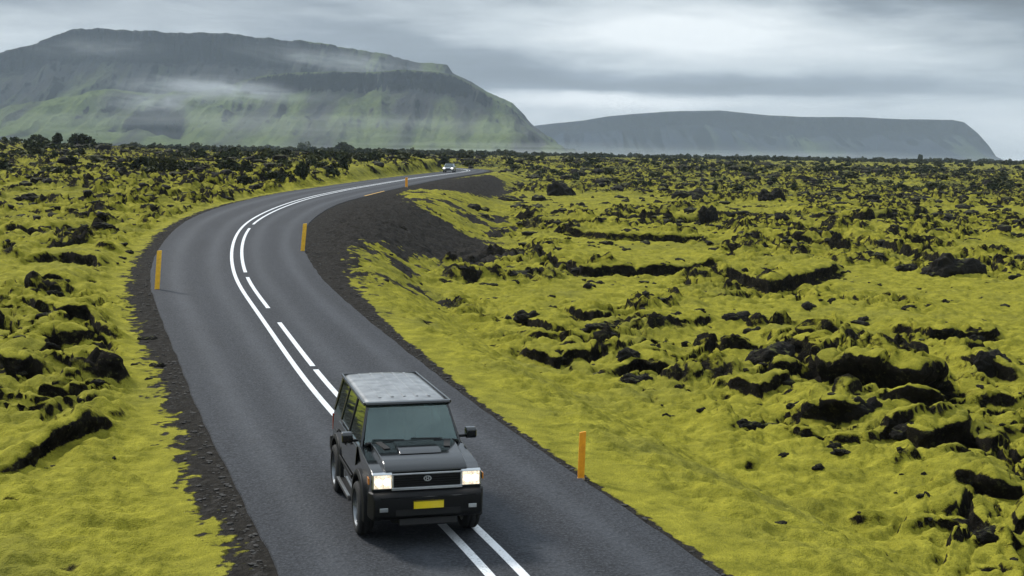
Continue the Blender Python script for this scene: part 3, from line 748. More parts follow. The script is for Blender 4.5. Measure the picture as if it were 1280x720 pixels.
# loose stones on the gravel
peb = []
m2, nt, b = mat('grey_stone'); v = coords(nt); nt.links.new(mixc(nt, noise_(nt, v, 3, 3), (.018, .017, .015), (.05, .047, .042)), b.inputs['Base Color']); b.inputs['Roughness'].default_value = .9
N = 9000; yy = np.exp(rs.uniform(np.log(15), np.log(110), N)); yj = rs.uniform(-.3, .3, N); k_ = np.array([np.argmin(np.abs(RC[:, 1] - q)) for q in yy]); side = rs.choice([-1, 1], N)
of = np.where(side > 0, HR[k_] + rs.exponential(.5 + 1.5 * (yy > 42), N) + .05, -(HL[k_] + rs.exponential(.6, N) + .05))
xx = RC[k_, 0] + RN[k_, 0] * of + T[k_, 0] * yj; yy = RC[k_, 1] + RN[k_, 1] * of + T[k_, 1] * yj; zt, _, gr_, _, _, _ = terrain(xx, yy)
for i in np.nonzero(gr_ > .75)[0][:2200]:
    s_ = .015 + .06 * rs.random() ** 3; peb.append((xx[i], yy[i], zt[i], (s_ * 1.3, s_, s_ * .8), rs.uniform(0, 6.3)))
lowp = [rock_mesh(k + 51, 1, .8, .6) for k in range(3)]
tag(merge_scatter('gravel', lowp, peb, m2), 'loose dark gravel along the edges of the road', None, None, 'stuff')

# ------------------------------------------------------------------ shrubs and small trees
def leaf_mat(name, a, b_):
    m, nt, b = mat(name); v = coords(nt); inf = nt.nodes.new('ShaderNodeObjectInfo')
    c = mixc(nt, rng(nt, noise_(nt, v, 2.2, 3), .35, .65), a, b_)
    h = nt.nodes.new('ShaderNodeHueSaturation'); nt.links.new(c, h.inputs['Color']); nt.links.new(rng(nt, inf.outputs['Random'], 0, 1, .75, 1.25), h.inputs['Value'])
    nt.links.new(h.outputs[0], b.inputs['Base Color']); b.inputs['Roughness'].default_value = .8; b.inputs['Specular IOR Level'].default_value = .15; return m
m_leaf = leaf_mat('dark_foliage', (.016, .020, .010), (.040, .050, .018)); m_leaf2 = leaf_mat('olive_foliage', (.030, .034, .014), (.070, .075, .026)); m_bark = simple('bark', (.035, .028, .022), .9, var=.3)
def crown_mesh(seed, n, w_, h_, cone=0., leaf=.14):
    q = np.random.default_rng(seed); lob = [(q.uniform(-.6, .6), q.uniform(-.6, .6), q.uniform(.35, .95), q.uniform(.25, .5)) for _ in range(9)]
    pts = []
    while len(pts) < n:
        l = lob[q.integers(len(lob))]; d = q.normal(size=3); d /= np.linalg.norm(d); r = l[3] * q.random() ** .35
        p = np.array([l[0] * (1 - cone * l[2]) + d[0] * r, l[1] * (1 - cone * l[2]) + d[1] * r, l[2] + d[2] * r * .8])
        if p[2] > .03: pts.append(p)
    P_ = np.array(pts); nrm = q.normal(size=(n, 3)); nrm[:, 2] += .8; nrm /= np.linalg.norm(nrm, axis=1)[:, None]
    t1 = np.cross(nrm, q.normal(size=(n, 3))); t1 /= np.linalg.norm(t1, axis=1)[:, None]; t2 = np.cross(nrm, t1)
    s_ = leaf * q.uniform(.6, 1.3, n)[:, None]
    V = np.stack([P_ - t1 * s_ - t2 * s_ * .6, P_ + t1 * s_ - t2 * s_ * .6, P_ + t1 * s_ + t2 * s_ * .6, P_ - t1 * s_ + t2 * s_ * .6], 1) * np.array([w_, w_, h_])
    return np_mesh('crown', V.reshape(-1, 3), np.arange(4 * n).reshape(-1, 4), smooth=False)
def limb(bm, a, b_, ra, rb, n=6):
    a = Vector(a); b_ = Vector(b_); d = (b_ - a).normalized(); u = d.orthogonal().normalized(); w_ = d.cross(u)
    A = [bm.verts.new(a + (u * math.cos(t) + w_ * math.sin(t)) * ra) for t in [k * math.tau / n for k in range(n)]]
    B = [bm.verts.new(b_ + (u * math.cos(t) + w_ * math.sin(t)) * rb) for t in [k * math.tau / n for k in range(n)]]
    for k in range(n): bm.faces.new((A[k], A[(k + 1) % n], B[(k + 1) % n], B[k]))
    bm.faces.new(A[::-1]); bm.faces.new(B)
def trunk_mesh(seed, w_, h_):
    q = random.Random(seed); bm = bmesh.new(); limb(bm, (0, 0, -.15), (q.uniform(-.05, .05), 0, .35 * h_), .06, .045)
    for k in range(6):
        a = k * 1.05 + q.random(); limb(bm, (0, 0, .12 + .04 * k), (math.cos(a) * w_ * q.uniform(.3, .6), math.sin(a) * w_ * q.uniform(.3, .6), h_ * q.uniform(.5, .95)), .032, .008, 5)
    me = bpy.data.meshes.new('trunk'); bm.to_mesh(me); bm.free(); me.materials.append(m_bark); return me
SH = []
for k in range(6):
    cone = .7 if k in (1, 4) else .1; hh = [1.0, 1.5, .8, 1.1, 1.7, .7][k]
    cm = crown_mesh(70 + k, 900, 1.0, hh, cone, .085); cm.materials.append(m_leaf if k != 3 else m_leaf2); SH.append((cm, trunk_mesh(k, 1.0, hh)))
FAR = []
for k in range(5):
    cm = crown_mesh(170 + k, 150, 1.0, [1, 1.3, .8, 1.5, .9][k], [.1, .5, 0, .7, .2][k], .19); cm.materials.append([m_leaf, m_leaf, m_leaf2, m_leaf, m_leaf2][k]); FAR.append(cm)
def macro_pt(px, py): return hit(px, py, macro)
def put_shrub(px, py, hpx, label, group=None, k=None):
    x, y, z = macro_pt(px, py); h_ = hpx / F * y; k = rr.randrange(6) if k is None else k; cm, tm = SH[k]
    s_ = h_ / [1.15, 1.7, .95, 1.25, 1.95, .85][k]
    e = empty('shrub', (x, y, z - .05), rr.uniform(0, 6.3)); e.scale = (s_,) * 3; tag(e, label, 'shrub', group)
    c = bpy.data.objects.new('crown', cm); COL.objects.link(c); c.parent = e
    t = bpy.data.objects.new('trunk', tm); COL.objects.link(t); t.parent = e
    return e
for px, py, h_, lb, k in [(50,184,20,'tallest dark shrub on the skyline near the left edge of the picture',0),(72,184,18,'dark shrub on the left skyline, right beside the tallest one',1),(104,186,24,'broad bushy dark shrub crowning the left skyline',0),
    (156,184,17,'small pointed shrub alone on the left skyline',1),(178,216,26,'dark shrub halfway down the left slope above the bend',0),(206,219,24,'rounded shrub on the left slope, middle of three',3),(232,218,18,'low shrub on the left slope, nearest the road of three',2),
    (248,186,18,'pointed shrub on the skyline above the road bend',4),(375,229,28,'conical dark shrub standing close behind the far road edge',4),(350,230,16,'low dark shrub left of the conical one by the far road edge',5),
    (307,234,16,'round dark bush at the outer edge of the bend',2),(432,191,17,'rounded dark shrub on the skyline left of the distant bend',0),(380,190,12,'small shrub on the skyline above the conical shrub',3),
    (1150,203,10,'highest shrub in the far scrub belt on the right',1),(820,202,7,'small rounded shrub in the far scrub belt right of the road',3)]:
    put_shrub(px, py, h_, lb, None, k)
def put_far(px, py, hpx, label, group):
    x, y, z = macro_pt(px, py); h_ = hpx / F * y; k = rr.randrange(5)
    o = bpy.data.objects.new('shrub', FAR[k]); COL.objects.link(o); o.location = (x, y, z - .05 * h_); s_ = h_ / [1.2, 1.5, 1.0, 1.75, 1.1][k]; o.scale = (s_ * rr.uniform(.9, 1.5), s_ * 1.1, s_); o.rotation_euler = (0, 0, rr.uniform(0, 6.3))
    tag(o, label, 'shrub', group)
for px, py in scatter_px(85, -10, 470, 184, 222, lambda px, py: py > 180 + px * .02 and road_left(px, py + 4)): put_far(px, py, rr.uniform(6, 13) * (.7 + (py - 184) / 60), 'dark low shrub among the rocks on the hill left of the road', 'shrubs on the left hill')
for px, py in scatter_px(105, 600, 1290, 202, 244, lambda px, py: py > 196 + (px - 600) * .012 and not (px < 660 and py > 212)): put_far(px, py, rr.uniform(4.5, 9) * (.6 + (py - 200) / 60), 'dark low shrub in the scrub beyond the lava field on the right', 'shrubs beyond the lava field')
# the belt of scrub along the horizon, beyond counting
N = 5200; yy = np.exp(rs.uniform(np.log(190), np.log(1500), N)); aa = rs.uniform(-.52, .52, N); xx = yy * np.tan(aa); ii, oo = road_coords(xx, yy)
zz = macro(xx, yy, ii, oo); dens = fbm(xx / 45, yy / 45, 501, 3)
keep = (np.abs(oo) > 9) & (((dens > .02) & (rs.random(N) < .6)) | (yy > 600)) & ~((xx > -12) & (xx < 60) & (yy < 230)) ; it = []
for i in np.nonzero(keep)[0]:
    s_ = rs.uniform(.3, .8) * (1 + yy[i] / 420) * (.8 if xx[i] > 0 else 1.0); it.append((xx[i], yy[i], zz[i] - .05, (s_ * 1.3, s_ * 1.3, s_), rs.uniform(0, 6.3)))
def merge_quads(name, meshes, items, material):
    data = []
    for me in meshes:
        n = len(me.vertices); c = np.empty(n * 3, f32); me.vertices.foreach_get('co', c); data.append(c.reshape(-1, 3))
    cos = []
    for j, (x, y, z, s3, rz) in enumerate(items):
        c = data[j % len(data)] * np.array(s3, f32); cs, sn = math.cos(rz), math.sin(rz)
        cos.append(np.stack([c[:, 0] * cs - c[:, 1] * sn + x, c[:, 0] * sn + c[:, 1] * cs + y, c[:, 2] + z], 1))
    co = np.concatenate(cos); return link(name, np_mesh(name, co, np.arange(len(co)).reshape(-1, 4), smooth=False), material)
mini = [crown_mesh(270 + k, 55, 1.0, [1, 1.2, .8, 1.4][k], .2, .30) for k in range(4)]
h2 = len(it) // 2
tag(merge_quads('scrub', mini, it[:h2], m_leaf), 'dark belt of low scrub along the horizon', None, None, 'stuff')
tag(merge_quads('scrub', mini, it[h2:], m_leaf2), 'olive low scrub mixed through the dark belt along the horizon', None, None, 'stuff')

# ------------------------------------------------------------------ materials of made things
m_paintb = simple('black_car_paint', (.0035, .005, .0055), .16, .2, .7, .5, .1, 3.)
m_roofp = simple('grey_roof_paint', (.27, .275, .275), .36, .35, .6, .5, .32, 5.)
m_trim = simple('black_plastic', (.005, .005, .0055), .5, 0, 0, .22, .2, 20., .2)
m_rubber = simple('tyre_rubber', (.016, .016, .016), .8, 0, 0, .3, .25, 14., .3)
m_alloy = simple('dark_alloy', (.20, .21, .22), .32, .9, 0, .5, .15, 10.)
m_silver = simple('satin_silver', (.50, .52, .53), .28, .9, 0, .5, .08, 10.)
m_seat = simple('seat_cloth', (.030, .030, .032), .85, 0, 0, .3, .25, 30.)
m_plate = simple('yellow_plate', (.80, .60, .01), .4, 0, .2, .5, .05, 10.)
m_orange = simple('orange_post_plastic', (.95, .36, .010), .45, 0, .1, .5, .14, 12.)
m_redl = simple('red_lens', (.30, .010, .008), .15, 0, 1.0)
m_dark = simple('matt_black', (.006, .006, .006), .8)
m_whitep = simple('silver_car_paint', (.24, .26, .28), .25, 0, 1.0)
def glass_mat(name, tint, dark):
    m = bpy.data.materials.new(name); m.use_nodes = True; nt = m.node_tree; nt.nodes.clear()
    o = nt.nodes.new('ShaderNodeOutputMaterial'); t = nt.nodes.new('ShaderNodeBsdfTransparent'); t.inputs[0].default_value = (*tint, 1)
    g = nt.nodes.new('ShaderNodeBsdfGlossy'); g.inputs['Roughness'].default_value = .03; g.inputs[0].default_value = (.86, 1, .98, 1)
    d = nt.nodes.new('ShaderNodeBsdfDiffuse'); d.inputs[0].default_value = (.13, .185, .18, 1)  # pale teal veil painted into the glass, standing for reflected sky
    lw = nt.nodes.new('ShaderNodeFresnel'); lw.inputs[0].default_value = 1.55
    v = coords(nt); k = rng(nt, noise_(nt, v, 3.5, 4, .7), .35, .75, dark * .6, dark)
    a = nt.nodes.new('ShaderNodeMixShader'); nt.links.new(k, a.inputs[0]); nt.links.new(t.outputs[0], a.inputs[1]); nt.links.new(d.outputs[0], a.inputs[2])
    b = nt.nodes.new('ShaderNodeMixShader'); nt.links.new(math_(nt, 'MULTIPLY', lw.outputs[0], 1.5), b.inputs[0]); nt.links.new(a.outputs[0], b.inputs[1]); nt.links.new(g.outputs[0], b.inputs[2])
    nt.links.new(b.outputs[0], o.inputs[0]); return m
m_wind = glass_mat('windscreen_glass', (.50, .64, .61), .45); m_tint = glass_mat('tinted_glass', (.10, .12, .12), .05)
def emis(name, col, s):
    m = bpy.data.materials.new(name); m.use_nodes = True; nt = m.node_tree; nt.nodes.clear(); o = nt.nodes.new('ShaderNodeOutputMaterial'); e = nt.nodes.new('ShaderNodeEmission')
    v = coords(nt); n = rng(nt, noise_(nt, v, 18., 2, .6), .3, .7, .45, 1.25); nt.links.new(math_(nt, 'MULTIPLY', n, s), e.inputs[1]); e.inputs[0].default_value = (*col, 1); nt.links.new(e.outputs[0], o.inputs[0]); return m
m_lamp = emis('headlamp_light', (1.0, .86, .64), 1.2); m_lampc = emis('headlamp_beam', (1.0, .97, .90), 14.)
# ------------------------------------------------------------------ mesh helpers for made things
def obj(name, bm, m, parent, bev=0., seg=2, smooth=True):
    bmesh.ops.recalc_face_normals(bm, faces=bm.faces)
    me = bpy.data.meshes.new(name); bm.to_mesh(me); bm.free()
    o = link(name, me, m, parent, smooth=smooth and bev > 0)
    if bev:
        b = o.modifiers.new('bevel', 'BEVEL'); b.width = bev; b.segments = seg; b.limit_method = 'ANGLE'; b.angle_limit = R(28); b.harden_normals = True
    return o
def box(bm, c, s, rx=0., ry=0., rz=0.):
    g = bmesh.ops.create_cube(bm, size=1.0)['verts']; M = Matrix.Translation(c) @ Matrix.Rotation(rz, 4, 'Z') @ Matrix.Rotation(ry, 4, 'Y') @ Matrix.Rotation(rx, 4, 'X') @ Matrix.Diagonal((*s, 1))
    bmesh.ops.transform(bm, matrix=M, verts=g); return g
def prism_x(bm, prof, x0, x1, f=None):
    """(y, z) outline extruded between two x values; f(x, y, z) may reshape"""
    f = f or (lambda x, y, z: (x, y, z))
    A = [bm.verts.new(f(x0, y, z)) for y, z in prof]; B = [bm.verts.new(f(x1, y, z)) for y, z in prof]; n = len(prof)
    bm.faces.new(A); bm.faces.new(B[::-1])
    for i in range(n): bm.faces.new((A[i], B[i], B[(i + 1) % n], A[(i + 1) % n]))
def panel(bm, pts, n, t=.012):
    """flat polygon given thickness along n"""
    n = Vector(n).normalized() * t; A = [bm.verts.new(Vector(p)) for p in pts]; B = [bm.verts.new(Vector(p) + n) for p in pts]; k = len(pts)
    bm.faces.new(A[::-1]); bm.faces.new(B)
    for i in range(k): bm.faces.new((A[i], A[(i + 1) % k], B[(i + 1) % k], B[i]))
def lathe_x(bm, prof, n=40, cx=0., cy=0., cz=0., closed=True):
    rings = [[bm.verts.new((cx + x, cy + r * math.cos(a), cz + r * math.sin(a))) for a in [k * math.tau / n for k in range(n)]] for x, r in prof]
    m = len(prof)
    for i in range(m if closed else m - 1):
        a = rings[i]; b = rings[(i + 1) % m]
        for k in range(n): bm.faces.new((a[k], a[(k + 1) % n], b[(k + 1) % n], b[k]))
def arc(cy, cz, r, a0, a1, n=14): return [(cy + r * math.cos(a0 + (a1 - a0) * k / n), cz + r * math.sin(a0 + (a1 - a0) * k / n)) for k in range(n + 1)]
B = bmesh.new
AF, AR, WR, TR = -1.30, 1.08, .405, .865

def make_wheel(parent, x, y, sgn):
    w_ = empty('wheel', (x, y, WR)); w_.parent = parent
    bm = B(); W = .125; lathe_x(bm, [(-W, .28), (-W - .006, .33), (-W + .01, .38), (-W + .035, .402), (-.06, .405), (-.055, .395), (-.045, .395), (-.04, .405), (.04, .405), (.045, .395), (.055, .395), (.06, .405), (W - .035, .402), (W - .01, .38), (W + .006, .33), (W, .28)], 48)
    o = obj('tyre', bm, m_rubber, w_); o.data.polygons.foreach_set('use_smooth', [True] * len(o.data.polygons))
    bm = B(); lathe_x(bm, [(-.11, .282), (.11, .282), (.115, .27), (.09, .262), (.03, .25), (-.1, .25)], 40)
    lathe_x(bm, [(.02, .075), (.085, .07), (.09, .05), (.09, .001), (.02, .001)], 20)
    for k in range(6):
        a = k * math.tau / 6
        for s2 in (-.13, .13): 
            g = box(bm, (.065, .165, 0), (.04, .20, .032)); bmesh.ops.transform(bm, matrix=Matrix.Rotation(a + s2, 4, 'X'), verts=g)
    if sgn < 0: bmesh.ops.transform(bm, matrix=Matrix.Rotation(math.pi, 4, 'Z'), verts=bm.verts)
    obj('rim', bm, m_alloy, w_)
    bm = B(); lathe_x(bm, [(-.02, .21), (.0, .21), (.0, .10), (-.02, .10)], 28); obj('brake_disc', bm, m_dark, w_)

def make_suv():
    c = empty('off_road_car', (0, 0, 0)); tag(c, 'black boxy off-road car with grey roof and lit headlamps driving towards the viewer', 'car')
    prof = [(1.98, .52), (2.05, .66), (2.06, 1.16), (2.02, 1.26), (-.90, 1.27), (-1.0, 1.265), (-1.85, 1.185), (-2.02, 1.14), (-2.08, 1.04), (-2.08, .60), (-1.98, .48), (-1.84, .46)]
    prof += arc(AF, .43, .50, math.pi, 0, 16) + [(-.70, .40), (.66, .40)] + arc(AR, .43, .50, math.pi, 0, 16) + [(1.80, .48)]
    def shp(x, y, z):
        k = .925 - .055 * ss(1.0, 1.27, z) - .03 * (1 - ss(.42, .75, z)) - .05 * ss(1.75, 2.08, abs(y))
        return (math.copysign(float(k), x), y, z)
    bm = B(); prism_x(bm, prof, -1, 1, shp)
    body = obj('body', bm, m_paintb, c, .05, 4)
    # bonnet with raised middle
    bm = B(); prism_x(bm, [(-.93, 1.29), (-.95, 1.335), (-1.2, 1.345), (-1.80, 1.275), (-2.00, 1.225), (-2.065, 1.17), (-2.07, 1.12), (-1.2, 1.15)], -.70, .70, lambda x, y, z: (x * (1 - .06 * (-y - .9)), y, z)); hood = obj('bonnet', bm, m_paintb, c, .03, 3)
    bm = B(); prism_x(bm, [(-1.06, 1.34), (-1.08, 1.372), (-1.55, 1.345), (-1.66, 1.30)], -.34, .34); obj('bonnet_scoop', bm, m_paintb, hood, .016, 2)
    bm = B(); box(bm, (0, -1.055, 1.357), (.50, .02, .022)); obj('scoop_grille', bm, m_dark, hood)
    for sx_ in (-1, 1):
        bm = B(); box(bm, (sx_ * .53, -1.22, 1.343), (.10, .36, .014), rx=R(4), rz=sx_ * R(-14)); obj('bonnet_vent', bm, m_dark, hood, .004)
    bm = B(); box(bm, (0, -.955, 1.315), (1.48, .12, .035), rx=R(-6)); obj('cowl', bm, m_trim, c, .01)
    # cabin: pillars
    TB, TT = .855, .69; ZB, ZT = 1.255, 1.865
    def px_(z): return TB + (TT - TB) * (z - ZB) / (ZT - ZB)
    for sx_ in (-1, 1):
        for (yb, yt, wd, nm) in ((-.93, -.63, .075, 'front_pillar'), (.17, .15, .075, 'middle_pillar'), (1.06, 1.02, .085, 'rear_pillar'), (1.99, 1.90, .12, 'tail_pillar')):
            bm = B(); P8 = []
            for z, y in ((ZB, yb), (ZT, yt)):
                for dx_, dy_ in ((0, 0), (-.05, 0), (-.05, 1), (0, 1)):
                    P8.append(bm.verts.new((sx_ * (px_(z) + dx_), y + (dy_ * wd if nm != 'tail_pillar' else -dy_ * wd), z)))
            for f in ((0, 1, 2, 3), (4, 5, 6, 7), (0, 1, 5, 4), (1, 2, 6, 5), (2, 3, 7, 6), (3, 0, 4, 7)): bm.faces.new([P8[i] for i in f])
            obj(nm, bm, m_paintb if nm != 'middle_pillar' else m_trim, c, .012)
        # side glass
        for (b0, b1, t0, t1) in ((-.85, .17, -.555, .15), (.245, 1.06, .225, 1.02), (1.145, 1.88, 1.105, 1.79)):
            bm = B(); xo = -.018
            panel(bm, [(sx_ * (TB + xo), b0, ZB), (sx_ * (TB + xo), b1, ZB), (sx_ * (TT + xo), t1, ZT), (sx_ * (TT + xo), t0, ZT)], (-sx_, 0, -.2), .005); obj('side_window', bm, m_tint, c)
        # doors
        def door(pts, nm, hy):
            bm = B(); panel(bm, [(sx_ * shp(1, y, z)[0] , y, z) for y, z in pts], (sx_, 0, 0), .016); d = obj(nm, bm, m_paintb, c, .006)
            bm = B(); box(bm, (sx_ * .945, hy, 1.10), (.03, .17, .03)); obj('handle', bm, m_trim, d, .008)
            return d
        door([(-.72, .46), (.18, .46), (.18, 1.24), (-.82, 1.24), (-.82, .70)], 'front_door', .04)
        door([(.20, .46), (.66, .46), (.76, .80), (1.0, .97), (1.08, 1.00), (1.08, 1.24), (.20, 1.24)], 'rear_door', .95)
        bm = B(); panel(bm, [(sx_ * .938, -.70, .70), (sx_ * .938, .64, .70), (sx_ * .938, .64, .76), (sx_ * .938, -.70, .76)], (sx_, 0, 0), .02); obj('side_moulding', bm, m_trim, c, .006)
        # flares and step
        for cy_a in (AF, AR):
            bm = B(); o1 = arc(cy_a, .43, .575, R(188), R(-8), 20); i1 = arc(cy_a, .43, .49, R(188), R(-8), 20)
            A_ = [[bm.verts.new((sx_ * xx_, y, z)) for y, z in pr] for xx_, pr in ((.86, o1), (.945, o1), (.968, [(y * .4 + y2 * .6, z * .4 + z2 * .6) for (y, z), (y2, z2) in zip(o1, i1)]), (.965, i1), (.86, i1))]
            for q in range(5):
                a_, b_ = A_[q], A_[(q + 1) % 5]
                for k in range(20): bm.faces.new((a_[k], a_[k + 1], b_[k + 1], b_[k]))
            bm.faces.new([r_[0] for r_ in A_]); bm.faces.new([r_[-1] for r_ in A_][::-1]); obj('wheel_flare', bm, m_trim, c, .008)
        bm = B(); prism_x(bm, [(-.72, .35), (-.66, .40), (.58, .40), (.64, .35)], sx_ * .85, sx_ * 1.02); st_ = obj('side_step', bm, m_trim, c, .012)
        bm = B(); box(bm, (sx_ * .985, -.04, .405), (.045, 1.16, .012)); obj('step_trim', bm, m_silver, st_, .003)
        # mirror
        bm = B(); box(bm, (sx_ * .925, -.76, 1.33), (.14, .05, .04)); mi = obj('mirror', bm, m_trim, c, .01)
        bm = B(); prism_x(bm, [(-.83, 1.30), (-.86, 1.33), (-.86, 1.44), (-.82, 1.475), (-.72, 1.475), (-.71, 1.30)], sx_ * .955, sx_ * 1.135); obj('mirror_housing', bm, m_paintb, mi, .02)
        bm = B(); box(bm, (sx_ * 1.045, -.706, 1.387), (.145, .006, .135)); obj('mirror_glass', bm, m_silver, mi)
        # lamps
        bm = B(); prism_x(bm, [(-2.05, .885), (-2.105, .90), (-2.105, 1.125), (-2.05, 1.15)], sx_ * .545, sx_ * .862); hl = obj('headlight', bm, m_silver, c, .012)
        bm = B(); panel(bm, [(sx_ * .565, -2.106, .915), (sx_ * .835, -2.106, .915), (sx_ * .835, -2.106, 1.112), (sx_ * .565, -2.106, 1.112)], (0, -1, 0), .008); obj('lens', bm, m_lamp, hl)
        bm = B()
        for k, xx_ in enumerate((.635, .765)):
            vs = [bm.verts.new((sx_ * xx_ + .05 * math.cos(a), -2.118, 1.013 + .05 * math.sin(a))) for a in [j * math.tau / 18 for j in range(18)]]; v2 = [bm.verts.new((v_.co.x, -2.112, v_.co.z)) for v_ in vs]
            bm.faces.new(vs)
            for j in range(18): bm.faces.new((vs[j], vs[(j + 1) % 18], v2[(j + 1) % 18], v2[j]))
        obj('bulb', bm, m_lampc, hl)
        bm = B(); box(bm, (sx_ * .905, -2.0, 1.02), (.022, .12, .10)); obj('turn_signal', bm, simple('amber_lens', (.6, .2, .01), .2, 0, 1.), c, .006)
        bm = B(); box(bm, (sx_ * .80, 2.07, 1.0), (.12, .04, .30)); obj('taillight', bm, m_redl, c, .012)
        bm = B(); box(bm, (sx_ * .70, -2.218, .62), (.13, .012, .06)); obj('fog_lamp', bm, m_silver, c, .01)
    # windscreen and rear window
    bm = B(); panel(bm, [(-.785, -.935, 1.30), (.785, -.935, 1.30), (.655, -.625, 1.86), (-.655, -.625, 1.86)], (0, 1, .5), .006); ws = obj('windscreen', bm, m_wind, c)
    bm = B(); panel(bm, [(-.78, -.949, 1.287), (.78, -.949, 1.287), (.77, -.930, 1.322), (-.77, -.930, 1.322)], (0, -1, .5), .006); obj('windscreen_seal', bm, m_dark, ws)
    for x0_, x1_ in ((-.62, -.05), (.02, .58)):
        bm = B(); limb(bm, (x0_ + .56, -.975, 1.325), (x0_, -.945, 1.37), .012, .009); limb(bm, (x0_ - .03, -.94, 1.365), (x0_ + .50, -.955, 1.352), .011, .011); obj('wiper', bm, m_dark, c)
    bm = B(); panel(bm, [(.68, 1.97, 1.30), (-.68, 1.97, 1.30), (-.60, 1.895, 1.84), (.60, 1.895, 1.84)], (0, -1, 0), .006); obj('rear_window', bm, m_tint, c)
    bm = B(); box(bm, (0, 2.075, .92), (1.30, .03, .62)); tg = obj('tailgate', bm, m_paintb, c, .012)
    bm = B(); lathe_x(bm, [(-.1, .2), (-.11, .33), (-.05, .37), (.08, .37), (.11, .33), (.11, .2), (.05, .19)], 36); bmesh.ops.transform(bm, matrix=Matrix.Translation((.1, 2.2, .98)) @ Matrix.Rotation(R(90), 4, 'Z'), verts=bm.verts); obj('spare_wheel', bm, m_rubber, tg)
    # roof shell
    bm = B(); nx, ny = 15, 21; g = []
    for j in range(ny):
        row = []
        for i in range(nx):
            u = -1 + 2 * i / (nx - 1); v_ = j / (ny - 1); y = -.66 + 2.60 * v_; hw_ = .725 - .03 * v_ - .02 * (2 * v_ - 1) ** 8
            e = max(abs(u), abs(2 * v_ - 1) * .98) ** 10
            row.append(bm.verts.new((u * hw_, y + .01 * (1 if v_ < .5 else -1) * abs(u) ** 6, 1.935 - .030 * u * u - .012 * (2 * v_ - 1) ** 2 - .035 * e)))
        g.append(row)
    for j in range(ny - 1):
        for i in range(nx - 1): bm.faces.new((g[j][i], g[j][i + 1], g[j + 1][i + 1], g[j + 1][i]))
    rf = obj('roof', bm, m_roofp, c); sf = rf.modifiers.new('solid', 'SOLIDIFY'); sf.thickness = .03; sf.offset = -1; rf.data.polygons.foreach_set('use_smooth', [True] * len(rf.data.polygons))
    bm = B()
    for xx_ in (-.42, -.21, 0, .21, .42): box(bm, (xx_, .66, 1.930 - .03 * (xx_ / .72) ** 2), (.05, 2.1, .016))
    obj('roof_rib', bm, m_roofp, rf, .006)
    bm = B(); prism_x(bm, [(-.665, 1.835), (-.69, 1.865), (-.675, 1.898), (-.60, 1.905), (-.60, 1.84)], -.715, .715); obj('windscreen_header', bm, m_paintb, c, .01)
    for sx_ in (-1, 1):
        bm = B(); box(bm, (sx_ * .712, .64, 1.872), (.035, 2.56, .05), rz=sx_ * R(.7)); obj('roof_gutter', bm, m_paintb, c, .01)
    bm = B(); prism_x(bm, [(1.88, 1.84), (1.97, 1.84), (1.99, 1.88), (1.90, 1.90)], -.70, .70); obj('rear_spoiler', bm, m_paintb, c, .01)
    # front
    bm = B(); box(bm, (0, -2.085, 1.01), (1.09, .02, .20)); gr = obj('grille', bm, m_dark, c)
    bm = B()
    for z in (.95, .985, 1.02, 1.055): box(bm, (0, -2.10, z), (1.04, .018, .010))
    obj('grille_bar', bm, m_trim, gr)
    bm = B(); box(bm, (0, -2.106, .898), (1.12, .035, .042)); box(bm, (0, -2.106, 1.118), (1.12, .03, .024)); box(bm, (-.54, -2.106, 1.01), (.022, .03, .19)); box(bm, (.54, -2.106, 1.01), (.022, .03, .19)); obj('grille_surround', bm, m_silver, c, .006)
    bm = B(); n = 28
    for r_a, r_b in ((1.0, .72),):
        A_ = [bm.verts.new((.062 * math.cos(a) * r_a, -2.135, 1.045 + .040 * math.sin(a) * r_a)) for a in [k * math.tau / n for k in range(n)]]; Bq = [bm.verts.new((.062 * math.cos(a) * r_b, -2.135, 1.045 + .040 * math.sin(a) * r_b)) for a in [k * math.tau / n for k in range(n)]]
        C_ = [bm.verts.new((v_.co.x, -2.112, v_.co.z)) for v_ in A_]
        for k in range(n): bm.faces.new((A_[k], A_[(k + 1) % n], Bq[(k + 1) % n], Bq[k])); bm.faces.new((A_[k], A_[(k + 1) % n], C_[(k + 1) % n], C_[k]))
    box(bm, (-.018, -2.13, 1.045), (.010, .012, .052)); box(bm, (.018, -2.13, 1.045), (.010, .012, .052)); box(bm, (0, -2.13, 1.045), (.034, .012, .010)); obj('emblem', bm, m_silver, gr)
    bm = B(); prism_x(bm, [(-1.99, .47), (-2.14, .44), (-2.20, .50), (-2.215, .70), (-2.20, .80), (-2.14, .86), (-2.02, .87)], -1, 1, lambda x, y, z: (x * (.93 if y > -2.1 else .86), y, z)); 
    for v_ in list(bm.verts):
        pass
    bp = obj('front_bumper', bm, m_trim, c, .035, 3)
    bm = B(); box(bm, (0, -2.212, .565), (1.02, .012, .09)); obj('air_intake', bm, m_dark, bp)
    bm = B(); box(bm, (0, -2.214, .795), (1.5, .014, .018)); obj('bumper_strip', bm, m_paintb, bp)
    bm = B(); box(bm, (0, -2.15, .40), (.90, .10, .10), rx=R(-25)); obj('skid_plate', bm, m_dark, bp, .01)
    bm = B(); box(bm, (0, -2.226, .675), (.49, .012, .125)); pl = obj('number_plate', bm, m_plate, c, .004)
    bm = B()
    for a_, b_ in (((0, -2.231, .733), (.49, .008, .008)), ((0, -2.231, .617), (.49, .008, .008)), ((-.241, -2.231, .675), (.008, .008, .11)), ((.241, -2.231, .675), (.008, .008, .11))): box(bm, a_, b_)
    obj('plate_border', bm, m_trim, pl)
    bm = B(); prism_x(bm, [(1.9, .46), (2.16, .46), (2.20, .55), (2.19, .72), (2.04, .76)], -.9, .9); obj('rear_bumper', bm, m_trim, c, .03)
    # inside
    bm = B(); box(bm, (0, .5, .55), (1.6, 2.9, .06)); obj('cabin_floor', bm, m_dark, c)
